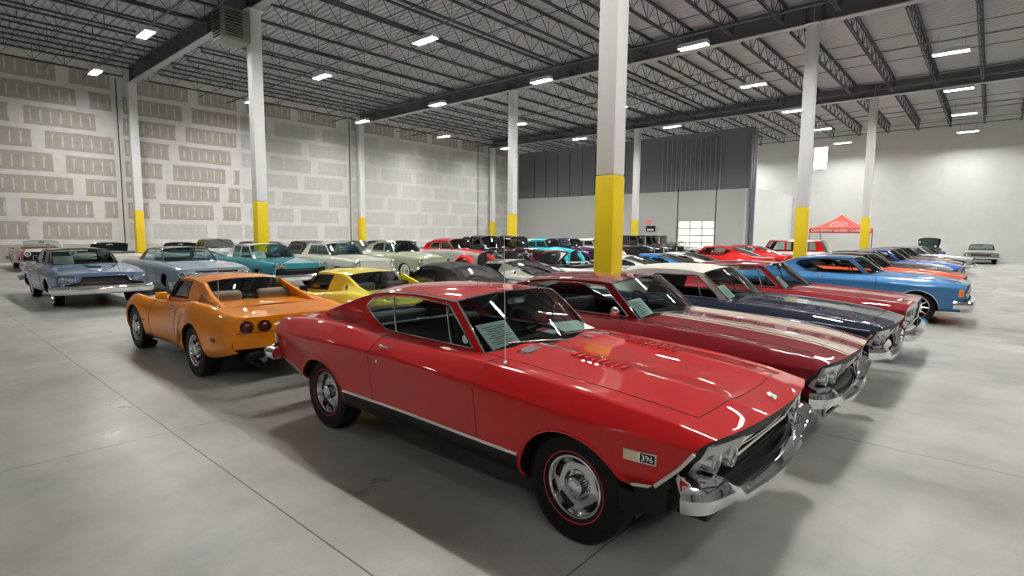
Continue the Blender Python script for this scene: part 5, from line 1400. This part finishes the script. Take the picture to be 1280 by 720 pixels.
# ------------------------------------------------------------------ placing everything
def place(o, u, v_front_axle, facing='-v', label=None, cat='car', group=None, turn=0.):
    """facing -v: nose towards the aisle near the camera"""
    rz = {'-v': -PI/2, '+v': PI/2, '-u': PI, '+u': 0.}[facing] + turn
    o.location = (u, v_front_axle, 0); o.rotation_euler = (0, 0, rz)
    if label: o['label'] = label
    o['category'] = cat
    if group: o['group'] = group
    return o
def main():
    building(); tent()
    RED = paint('bright_red_paint', (.56, .006, .008)); DRED = paint('dark_red_paint', (.19, .003, .008)); NAVY = paint('navy_paint', (.006, .010, .030)); BURG = paint('burgundy_paint', (.25, .012, .018))
    BLUE = paint('medium_blue_paint', (.035, .17, .38), .35); ORANGE = paint('orange_paint', (.86, .26, .003)); YELLOW = paint('yellow_paint', (.84, .70, .05)); BLK = paint('black_paint', (.006, .006, .007))
    STEEL = paint('steel_blue_paint', (.07, .13, .24), .4); PALE = paint('pale_blue_paint', (.27, .36, .43), .3); TURQ = paint('turquoise_paint', (.02, .22, .27)); CREAM = paint('cream_paint', (.50, .50, .42)); SAGE = paint('sage_paint', (.34, .38, .26))
    WHITE = paint('white_paint', (.66, .66, .63)); TEAL = paint('teal_paint', (.03, .42, .48)); PURPLE = paint('purple_paint', (.03, .006, .05)); MAROON = paint('maroon_black_paint', (.03, .004, .008)); SILVER = paint('silver_paint', (.42, .42, .42), .7)
    ORR = paint('hugger_orange_paint', (.75, .09, .02)); BEIGE = paint('pewter_paint', (.42, .40, .34), .3); CORAL = paint('coral_paint', (.45, .09, .07)); RBLUE = paint('royal_blue_paint', (.02, .06, .26), .2); LBLUE = paint('bright_blue_paint', (.03, .22, .62)); GREYP = paint('warm_grey_paint', (.40, .40, .36))
    # ---- first row, noses to the aisle
    c1 = car('muscle_coupe', chevelle(RED, h=.045, lock=True, extra=hero_extra)); place(c1, 3.42, 1.76, label='bright red hardtop coupe in the foreground, redline tyres and tall antenna', turn=-.012)
    c2 = car('muscle_coupe', chevelle(DRED, extra=chevelle69_extra, wh=WH(band='red'),
        front=dict(chevelle(DRED)['front'], hole=[[(-.50, .62), (.50, .62), (.50, .775), (-.50, .775)]], bars=[(-.5, .70, .5, .70, .014), (-.5, .66, .5, .66, .004), (-.5, .74, .5, .74, .004)], trim_mat=CHROME),
        g=dict(chevelle(DRED)['g'], bars=[((-1.97, 1.0), (-2.00, 1.16), .012)]))); place(c2, 5.62, 1.72, label='dark red coupe with ivory hood stripes parked beside the bright red one')
    gn = dict(chevelle(NAVY)['g']); gn.update(mat=CANVASW, soft=True, trim=CHROME, windows_down=True, xR=-2.50, sail=[(-2.75, 1.22), (-2.98, 1.08)],
        dlo=[[(-1.02, 1.008), (-1.345, 1.295), (-2.00, 1.295), (-2.10, 1.008)]], bars=[((-1.27, 1.0), (-1.385, 1.31), .012)], zr=[(-1.2, 1.325), (-1.7, 1.37), (-2.1, 1.36), (-2.5, 1.31)])
    c3 = car('muscle_convertible', chevelle(NAVY, extra=navy_extra, g=gn, xC=-3.1, front=dict(chevelle(NAVY)['front'], trim_mat=CHROME, bars=[(-.5, .70, .5, .70, .012)]))); place(c3, 7.95, 1.66, label='navy blue convertible with raised cream soft top')
    g4 = dict(chevelle(BURG)['g'], bars=[((-1.27, 1.0), (-1.385, 1.31), .010)])
    c4 = car('hardtop_coupe', chevelle(BURG, soft=[.3, .5, .5, .1, .3, .12, .45, .15, .5, .5], nb=.05, fe=[(.62, .38), (.68, .55), (.74, .70)], xn=.78, extra=plain_extra, g=g4, h=.06,
        zs=[(.86, .875), (.5, .92), (0, .95), (-.75, .985), (-1.5, .99), (-2.6, 1.0), (-3.92, .94)], zc=[(.86, .885), (.5, .935), (-.5, .99), (-.9, 1.01), (-2.9, 1.0), (-3.92, .94)],
        W=[(.86, .92), (.4, .94), (-2.85, .95), (-3.95, .88)],
        front=dict(zbot=.50, lean=.06, mat=CHROME, hole=[[(-.50, .56), (.50, .56), (.50, .80), (-.50, .80)]], hole_mats=[BLACK], depth=.05, bars=[(-.5, .62+.045*k, .5, .62+.045*k, .007) for k in range(4)], lights=[(.60, .71, .07, 'h', .012), (.77, .71, .07, 'h', .012)], bumper=dict(xc=.86, bow=.05, hw=.92, wrap=.12, z=.45, hgt=.14, dep=.08))))
    place(c4, 10.32, 1.58, label='burgundy boxy hardtop coupe between the navy convertible and the blue coupe')
    f72 = dict(zbot=.46, lean=.03, mat=BLACK, hole=[[(-.60, .55), (.60, .55), (.60, .79), (-.60, .79)]], hole_mats=[BLACK], depth=.05, bars=[(-.6, .67, .6, .67, .006)], lights=[(.70, .69, .082, 'h', .015)], bumper=dict(xc=.90, bow=.04, hw=.93, wrap=.12, rad=.10, z=.46, hgt=.17, dep=.08))
    def x72(ctx):
        for sg in (1, -1):
            p = ctx['B'].pt(.745, .70, sg, .006); k = MB(); k.rbox((p[0], p[1], .70), (.085, .03, .16), .01); k.build('corner_lamp', AMBER, ctx['root'])
        mirror_door(ctx, -1.06, 1); wipers(ctx)
    def sp72(P_, **kw):
        g_ = dict(chevelle(P_)['g'], bars=[], windows_down=True, wtrim=BLACK)
        d = dict(soft=[.3, .5, .5, .4, .5, .3, .45, .2, .5, .5], nb=.04, xn=.82, fe=[(.74, .36), (.78, .50), (.82, .62)], doors=[-.74, -2.05], g=g_, h=.06, arch_chrome=True, extra=x72, front=f72, rocker=None, zb=[(.88, .30), (-2.845, .27), (-3.92, .44)],
            zs=[(.88, .86), (.5, .925), (0, .955), (-.75, .985), (-1.5, .99), (-2.6, 1.02), (-3.92, .93)], zc=[(.88, .865), (.5, .935), (-.2, 1.0), (-.9, 1.02), (-2.9, 1.01), (-3.92, .93)], W=[(.88, .90), (.3, .95), (-1.6, .945), (-2.85, .965), (-3.95, .86)],
            wh=WH(r=.345, w=.22, rim=.245, style='spoke', spokes=10, rim_mat=STAIN, n=40))
        d.update(kw); return chevelle(P_, **d)
    c5 = car('muscle_coupe', sp72(BLUE)); place(c5, 15.35, 1.12, label='bright medium-blue coupe with large silver spoke wheel and amber corner lamp')
    def x6(ctx): x72(ctx); stripes(ctx, [(.10, .34), (-.34, -.10)], BLK)
    c6 = car('muscle_coupe', sp72(ORR, extra=x6, h=.09, wh=WH(style='rally', n=24), g=dict(chevelle(ORR)['g'], bars=[], windows_down=True, wtrim=BLACK, mat=BLK))); place(c6, 18.3, 1.25, label='orange-red coupe with black roof just beyond the bright blue coupe')
    def dupc(src, u, v, facing, label, swap=None, **k):
        o = dup(src, swap=swap); place(o, u, v, facing, label, **k); return o
    c7 = car('muscle_coupe', sp72(BLK, h=.09, wh=WH(style='rally', n=24), extra=lambda c: (x72(c), strip(c, [(-3.8, .84), (-2.3, .90), (.5, .83)], .03, mat('stripe_silver', (.5, .5, .48), .35, .3), 'side_stripe', off=-.022)))); place(c7, 21.3, 1.65, label='black coupe with silver side stripe beyond the orange-red coupe')
    c8 = dupc(c7, 24.2, 1.45, '-v', 'blue hooded coupe beyond the black coupe', {BLK: paint('racing_blue_paint', (.02, .10, .36), .3)})
    c9 = dupc(c7, 27.3, 1.6, '-v', 'deep burgundy coupe with dark roof beyond the blue hooded coupe', {BLK: paint('wine_paint', (.12, .006, .012))})
    c10 = dupc(c7, 30.6, 1.6, '-v', 'black coupe directly before the silver-grey hardtop', {})
    c11 = car('hardtop_coupe', sixties(SILVER, h=.10, lod=0, W_=.99)); place(c11, 36.5, 1.45, label='silver-grey hardtop at the far end of the front row')
    # ---- hot rod and white hardtop facing the camera at the end of the aisle
    rod = car('old_pickup', prewar(BLK, h=.10, lod=0, extra=prewar_extra(mat('rod_blue', (.02, .05, .22), .2, .2, 1.)), zroof=1.78, g=dict(tr=.035, trim=BLACK))); place(rod, 47.5, 3.15, '-u', 'dark old pickup with blue wings standing beyond the silver hardtop', turn=.10)
    imp = car('hardtop_coupe', sixties(WHITE, h=.09, lod=1, W_=1.0, g=dict(mat=BLK, tr=.028, trim=BLACK), front=dict(mat=mat('grille_silver', (.40, .40, .40), .3, .8), bars=[(-.54, .60+.045*k, .54, .60+.045*k, .008) for k in range(4)]))); place(imp, 51.2, .45, '-u', 'white hardtop facing the camera alone at the far right', turn=.02)
    # ---- sports cars, tails to the first row
    v1 = car('sports_coupe', vette(ORANGE, h=.045, extra=orange_extra, trim_mat=VINYLT, lock=True)); place(v1, 3.32, 10.0, '+v', 'orange sports coupe with round tail lights left of the foreground red car')
    def yx(ctx):
        p = ctx['B'](np.array([-.98]), np.array([5.3]))[0]
        for sg in (1, -1):
            k = MB(); k.rbox((-.98, sg*(p[1]+.08), p[2]+.07), (.06, .14, .09), .02); k.tube([(-.98, sg*p[1], p[2]), (-.98, sg*(p[1]+.08), p[2]+.05)], .014); k.build('door_mirror', BLACK, ctx['root'])
    vy = car('sports_coupe', vette(YELLOW, extra=yx, g=dict(vette(YELLOW)['g'], ttop=None))); place(vy, 5.35, 9.75, '+v', 'yellow sports coupe between the orange one and the black soft top')
    gs = dict(vette(BLK)['g'], mat=CANVASB, soft=True, rg=None, ttop=None, zr=[(-1.1, 1.165), (-1.5, 1.22), (-1.9, 1.17)], xR=-2.0, sail=[(-2.2, 1.10)], crown=.05, dlo=[[(-.80, .875), (-1.17, 1.13), (-1.62, 1.145), (-1.60, .90)]])
    vb = car('sports_convertible', vette(paint('charcoal_paint', (.03, .03, .035)), extra=extra_none, g=gs, xC=-2.45, lid_full=False, h=.07)); place(vb, 7.55, 9.7, '+v', 'sports car with black fabric soft top behind the bright red coupe')
    gf = dict(vette(BLK)['g'], rg=None, xR=-1.75, sail=[], rbul=.06, rglass=GLASSD, ttop_mat=GLASSD)
    vf = car('sports_coupe', vette(BEIGE, extra=extra_none, g=gf, xC=-2.75, lid_full=False, h=.07)); place(vf, 9.95, 10.2, '+v', 'pewter sports coupe with dark glass fastback behind the dark red coupe')
    go = dict(sixties(WHITE)['g'], open=True, trim=paint('red_frame_paint', (.25, .01, .02)), tr=.026)
    vr = car('convertible', sixties(WHITE, h=.09, g=go, trim_mat=VINYL, xC=-2.6)); place(vr, 12.5, 10.6, '+v', 'open white and red convertible with dark red windscreen frame')
    def stx(ctx):
        B = ctx['B']
    def racing(PMt, sm, **kw):
        g_ = dict(vette(PMt)['g'], rg=None, xR=-1.85, sail=[(-2.2, 1.09), (-2.6, .99)], mat=PMt, ttop=None, dlo=[[(-.80, .875), (-1.17, 1.12), (-1.55, 1.13), (-1.5, .90)], [(-1.68, .95), (-1.66, 1.11), (-1.95, 1.10), (-2.22, 1.02), (-2.28, .97)]])
        def ex(ctx):
            R = ctx['R']
            for sg in (1, -1):
                V = []; n = 10
                for i in range(n+1):
                    for k in range(4): V.append(tuple(R(np.array([i/n]), np.array([sg*(.10+.40*k/3)]))[0]+np.array([0, 0, .003])))
                mesh_obj('roof_stripe', V, [(i*4+k, (i+1)*4+k, (i+1)*4+k+1, i*4+k+1) for i in range(n) for k in range(3)], sm, ctx['root'])
        return vette(PMt, extra=ex, g=g_, xC=-2.95, lid_full=False, h=.08, **kw)
    w1 = car('racing_coupe', racing(WHITE, WHITE)); place(w1, 14.9, 10.0, '+v', 'low white coupe with small rear side window right of the biggest column')
    w2 = car('racing_coupe', racing(LBLUE, WHITE)); place(w2, 17.1, 10.0, '+v', 'low bright blue coupe between two white ones')
    w3 = car('racing_coupe', racing(WHITE, RBLUE)); place(w3, 19.5, 10.2, '+v', 'low white coupe with blue stripes left of the red fastback')
    r1 = car('fastback_coupe', chevelle(RED, h=.09, lod=0, extra=extra_none, wh=WH(n=24, style='cap'), back=dict(zbot=.52, lean=.06, mat=RED, lights=[], rects=[], bumper=dict(xc=-4.0, bow=.12, hw=.90, wrap=.2, z=.6, hgt=.12, dep=.06)))); place(r1, 24.6, 10.9, '+v', 'red fastback coupe beyond the white and blue striped coupes')
    r2 = dupc(r1, 28.0, 10.9, '+v', 'second red coupe, partly behind the column left of the tent')
    suv = car('wagon', sixties(WHITE, h=.10, lod=0, zs=[(.85, .95), (-4.25, 1.02)], zc=[(.85, 1.0), (-4.25, 1.05)], xC=-4.0, wsb=.1, g=dict(mat=RED, xT=-1.2, xR=-3.75, yr=[(-1, .70), (-4, .70)], zr=[(-1, 1.60), (-4, 1.60)], dlo=[[(-1.0, 1.06), (-1.25, 1.54), (-2.0, 1.54), (-2.0, 1.06)], [(-2.1, 1.06), (-2.1, 1.54), (-3.5, 1.54), (-3.6, 1.06)]], bars=[]))); place(suv, 33.5, 10.6, '+v', 'white wagon with red roof behind the red coupes')
    s1 = car('fastback_coupe', chevelle(SILVER, h=.10, lod=0, extra=extra_none, wh=WH(n=24, style='cap'), g=dict(chevelle(SILVER)['g'], mat=SILVER))); place(s1, 41.0, 17.0, '-v', 'silver coupe in front of the glazed overhead door')
    # ---- third row, noses to the camera
    tb = car('hardtop_coupe', sixties(STEEL, L0=1.02, L1=-4.2, wb=2.87, W_=.97, nb=.02, h=.055, lod=1, soft=[.3, .5, .5, .12, .4, .2, .4, .3, .5, .5], extra=tbird_extra,
        zs=[(1.02, .80), (.3, .90), (-.8, .965), (-2.87, .97), (-4.2, .90)], zc=[(1.02, .84), (0, .93), (-.9, .99), (-2.87, .98), (-4.2, .90)],
        g=dict(mat=paint('grey_roof_paint', (.16, .17, .19), .3), trim=BLACK, tr=.016, dlo=[[(-.98, .995), (-1.36, 1.285), (-2.10, 1.285), (-2.10, .995)]], bars=[((-1.30, .99), (-1.42, 1.30), .010)], bowt=.10),  # black windshield trim also paints in the headliner shadow under the roof edge
        front=dict(zbot=.46, lean=-.08, mat=STEEL, hr=.05, hole=[[(-.80, .50), (.80, .50), (.80, .585), (.50, .64), (.46, .76), (-.46, .76), (-.50, .64), (-.80, .585)]], lights=[(.64, .70, .066, 'h', .012), (.80, .705, .066, 'h', .012)], bars=[(-.5, .60, .5, .60, .005)], bumper=dict(xc=1.20, bow=.10, hw=.96, wrap=.22, z=.46, hgt=.20, dep=.09))))
    place(tb, 3.38, 17.05, label='steel blue hardtop with wide chrome bumper at the left, facing the camera')
    gc = dict(open=False, soft=False, mat=paint('maroon_top_paint', (.10, .02, .02)), dlo=[[(-.98, .985), (-1.36, 1.285), (-2.55, 1.285), (-2.75, .985)]], bars=[((-1.80, .98), (-1.86, 1.30), .012)], windows_down=True, xR=-2.75)
    gb = car('hardtop_sedan', sixties(PALE, L0=1.0, L1=-4.6, wb=3.15, W_=1.0, h=.07, g=gc, trim_mat=VINYLB, nb=.10, xC=-3.25, soft=[.3, .5, .5, .12, .4, .12, .4, .15, .5, .5],
        front=dict(mat=PALE, hole=[[(-.56, .62), (.56, .62), (.56, .78), (-.56, .78)]], lean=.05, bars=[(-.54, .66, .54, .66, .012), (-.54, .72, .54, .72, .012)], lights=[(.68, .66, .08, 'h', .02), (.86, .655, .08, 'h', .02)])))
    place(gb, 5.95, 17.15, label='pale blue hardtop with maroon roof right of the steel blue one')
    tq = car('sedan', sixties(TURQ, L0=.95, L1=-4.4, wb=3.0, W_=.99, h=.07, g=dict(mat=WHITE, zr=[(-1.2, 1.37), (-1.9, 1.40), (-2.7, 1.37)], dlo=[[(-.98, .985), (-1.36, 1.34), (-1.86, 1.35), (-1.86, .985)], [(-1.96, .985), (-1.96, 1.35), (-2.5, 1.34), (-2.55, .985)]], bars=[]), trim_mat=VINYLB, extra=turq_extra, doors=[-.72, -1.88, -2.7],
        front=dict(mat=TURQ, hole=[[(-.84, .50), (.84, .50), (.84, .70), (-.84, .70)]], lights=[(.62, .79, .07, 'h', .03), (.79, .79, .07, 'h', .03)], bumper=dict(xc=1.13, bow=.10, hw=.98, wrap=.25, z=.42, hgt=.20, dep=.10)),
        zs=[(.95, .87), (.3, .93), (-.8, .96), (-3, .98), (-4.4, 1.0)], zc=[(.95, .86), (0, .95), (-.9, .99), (-3, .97), (-4.4, .90)]))
    place(tq, 8.65, 17.5, label='turquoise sedan with white roof and heavy chrome grille')
    cr = car('sedan', sixties(CREAM, L0=.85, L1=-4.3, wb=3.0, W_=.96, h=.08, g=dict(mat=WHITE, zr=[(-1.2, 1.40), (-1.9, 1.44), (-2.7, 1.39)], bars=[((-1.86, .98), (-1.88, 1.38), .02)], dlo=[[(-.98, 1.02), (-1.36, 1.36), (-2.40, 1.36), (-2.55, 1.02)]]), trim_mat=VINYLB, extra=cream_extra, soft=[.3, .5, .5, .4, .5, .5, .5, .4, .5, .5], nb=.14,
        zs=[(.85, .87), (.3, .95), (-.8, .99), (-3, .99), (-4.3, .92)], zc=[(.85, .86), (.3, .96), (-.9, 1.04), (-3, .99), (-4.3, .9)],
        front=dict(mat=CREAM, hole=[], bars=[], lights=[(.72, .77, .095, 'h', .03)]), back=dict(bumper=dict(xc=-4.45, bow=.1, hw=.94, wrap=.2, z=.5, hgt=.13, dep=.07))))
    place(cr, 11.35, 17.3, label='cream sedan with pale roof and two oval grilles')
    sg_ = car('sedan', fifties(SAGE, extra=sage_extra)); place(sg_, 14.2, 17.3, label='sage green rounded sedan with whitewall tyres')
    rg = car('old_sedan', prewar(RED, extra=prewar_extra(RED), paint_q=GREYP, zroof=1.60)); place(rg, 16.9, 16.9, label='red and grey old sedan with bulging red wings')
    for d in KIDS[rg.name]:
        if d.name.startswith('door') or d.name.startswith('front_fender'): d.data.materials[0] = GREYP
    b1 = car('old_sedan', prewar(BLK, extra=prewar_extra(BLK), zroof=1.74, cabw=.80)); place(b1, 18.9, 16.9, label='tall black old sedan right of the red and grey one')
    b2 = dupc(b1, 21.0, 16.9, '-v', 'black old sedan with maroon nose left of the teal coupe', {BLK: MAROON})
    t1 = dupc(rg, 23.5, 16.7, '-v', 'teal old coupe between the black and the purple ones', {RED: TEAL, GREYP: TEAL})
    p1 = dupc(rg, 25.9, 16.9, '-v', 'deep purple old coupe right of the teal one', {RED: PURPLE, GREYP: PURPLE})
    wq = dupc(rg, 28.4, 16.9, '-v', 'white old coupe behind the purple one', {RED: WHITE, GREYP: WHITE})
    ga = dict(xT=-1.0, xR=-2.55, zr=[(-1, 1.80), (-2.6, 1.80)], crown=.03, yr=[(-1, .66), (-2.6, .66)], sail=[(-2.72, 1.70)], bulge=.0, dlo=[[(-.93, 1.2), (-1.02, 1.72), (-1.55, 1.72), (-1.55, 1.2)], [(-1.65, 1.2), (-1.65, 1.72), (-2.2, 1.72), (-2.2, 1.2)]], dr=.02)
    ma = car('vintage_sedan', prewar(BLK, extra=prewar_extra(BLK, big=.7), g=ga, wb=2.63, zbelt=1.18, xC=-2.85, paint_q=paint('dark_brown_paint', (.05, .02, .012)), cabw=.70, wh=WH(r=.38, w=.12, rim=.27, style='spoke', spokes=12, rim_mat=mat('wheel_cream', (.45, .42, .33), .5), n=24)))
    place(ma, 33.0, 16.5, label='tall boxy black vintage sedan nearest the biggest column')
    m2 = dupc(ma, 35.4, 16.7, '-v', 'middle one of the three boxy vintage sedans below the exit sign', {})
    m3 = dupc(ma, 37.8, 17.2, '-v', 'boxy dark green vintage sedan nearest the overhead door', {BLK: paint('dark_green_paint', (.008, .02, .01))})
    # ---- fourth row, backs to the third
    g_open = dict(sixties(WHITE)['g'], open=True)
    o1 = car('convertible', sixties(WHITE, h=.10, lod=1, g=dict(open=True), trim_mat=VINYL, xC=-2.5)); place(o1, 6.0, 28.6, '+v', 'open white convertible with black interior behind the steel blue hardtop')
    o2 = dupc(o1, 8.5, 28.2, '+v', 'open convertible showing only its windscreen above the pale blue hardtop', {WHITE: PALE})
    d1 = car('sedan', sixties(paint('aqua_paint', (.12, .30, .32)), h=.11, lod=0, g=dict(mat=BLK, zr=[(-1.2, 1.38), (-1.9, 1.42), (-2.7, 1.38)]))); place(d1, 11.0, 26.6, '+v', 'aqua sedan with black roof behind the turquoise sedan')
    d2 = dupc(d1, 13.5, 26.8, '+v', 'black sedan roof just right of the left yellow column', {MATS['aqua_paint']: BLK})
    d3 = dupc(d1, 15.8, 27.0, '+v', 'pale sedan roof behind the cream sedan', {MATS['aqua_paint']: PALE, BLK: PALE})
    d4 = dupc(d1, 18.1, 27.2, '+v', 'dark roofed sedan behind the cream and sage sedans', {MATS['aqua_paint']: STEEL})
    o3 = dupc(o1, 20.6, 27.6, '+v', 'open red convertible behind the sage sedan', {WHITE: CORAL})
    d5 = dupc(d1, 23.4, 27.6, '+v', 'white sedan with black roof behind the red and grey old sedan', {MATS['aqua_paint']: WHITE})
    d6 = dupc(d1, 12.0, 34.5, '+v', 'black roofed white sedan close to the drywall', {MATS['aqua_paint']: WHITE})
    # two-tone convertible facing the camera on the far left
    def fordx(ctx):
        for sg in (1, -1):
            k = MB(); k.tube([(ctx['B'].xt, sg*.82, .98), (-2.6, sg*.84, .99)], [.05, .03], 0, 6); k.build('tail_fin', CORAL, ctx['root'])
        strip(ctx, [(-4.0, .86), (-1.2, .70), (.6, .78)], .012, CHROME, n=10)
        FF = ctx['FF']; k = MB(); k.tube([tuple(FF(y, .60, .03)) for y in np.linspace(-.6, .6, 14)], .03, 0, 6); k.build('grille_bar', CHROME, ctx['root'])
    fd = car('convertible', sixties(WHITE, L0=.80, L1=-4.3, wb=2.93, h=.08, paint_q=CORAL, g=dict(open=True), trim_mat=VINYLR, extra=fordx, zs=[(.8, .88), (-.8, .95), (-4.3, .98)], zc=[(.8, .88), (-.9, 1.0), (-4.3, .9)],
        front=dict(mat=BLACK, hole=[[(-.60, .52), (.60, .52), (.60, .72), (-.60, .72)]], lights=[(.78, .80, .10, 'hb', .03)])))
    for d in KIDS[fd.name]:
        if d.name.startswith('front_fender'): d.data.materials[0] = CORAL
    place(fd, 4.75, 32.6, label='open white and coral convertible facing the camera at the far left')
    # ---- printed sheets behind the windscreens
    for c, lb, y in ((c1, 'printed price sheet on the dashboard of the bright red foreground coupe', -.38), (c2, 'printed price sheet on the dashboard of the striped dark red coupe', -.38), (c3, 'printed price sheet on the dashboard of the navy convertible', -.36), (c4, 'printed price sheet on the dashboard of the burgundy coupe', -.36)):
        sheet(c, lb, -1.03, y, 1.065, .36, .26, .80, .1)
    sheet(tb, 'printed price sheet behind the windscreen of the steel blue hardtop', -1.08, -.42, 1.07, .42, .26, .7)
    sheet(tq, 'printed price sheet behind the windscreen of the turquoise sedan', -1.08, -.42, 1.08, .40, .26, .7)
    k = MB(); k.box((0, 0, 0), (.16, .13, .003)); cdo = k.build('dash_card', mat('card_white', (.65, .62, .60), .6), smooth=False); cdo.matrix_basis = c1.matrix_basis @ Matrix.Translation((-.93, .10, 1.055)) @ Matrix.Rotation(.2, 4, 'Z') @ Matrix.Rotation(.12, 4, 'Y')
    MB().box((-.045, 0, .002), (.06, .13, .002)).build('card_band', mat('card_red', (.45, .03, .03), .6), cdo, smooth=False); tag(cdo, 'small red and white card lying on the dashboard of the bright red foreground coupe', 'card')
    k = MB(); k.box((0, 0, 0), (.24, .34, .002)); cdo = k.build('paper_sheet', PAPER, smooth=False); cdo.matrix_basis = c1.matrix_basis @ Matrix.Translation((-.96, .46, 1.05)) @ Matrix.Rotation(-.25, 4, 'Z') @ Matrix.Rotation(.16, 4, 'Y'); tag(cdo, 'pale sheet lying flat on the driver side of the bright red coupe dashboard', 'paper sheet')
    # ---- camera
    cd = bpy.data.cameras.new('camera'); cd.sensor_width = 36; cd.lens = 680.2/1280*36; cd.clip_end = 300
    co = bpy.data.objects.new('camera', cd); C.objects.link(co)
    R, U, F = Vector((.65914, -.75197, .00816)), Vector((.0689, .07119, .99508)), Vector((.74885, .65534, -.09874))
    co.matrix_world = Matrix.Translation((0, 0, 1.845)) @ Matrix((R, U, -F)).transposed().to_4x4()
    bpy.context.scene.camera = co
    w = bpy.data.worlds.new('world'); bpy.context.scene.world = w; w.use_nodes = True; w.node_tree.nodes['Background'].inputs[0].default_value = (.8, .85, .9, 1); w.node_tree.nodes['Background'].inputs[1].default_value = .05
    vs = bpy.context.scene.view_settings; vs.view_transform = 'Standard'; vs.look = 'None'; vs.exposure = EXPOSURE; vs.gamma = 1; vs.use_curve_mapping = False
LIGHT_STR = 270.; EXPOSURE = .68
main()
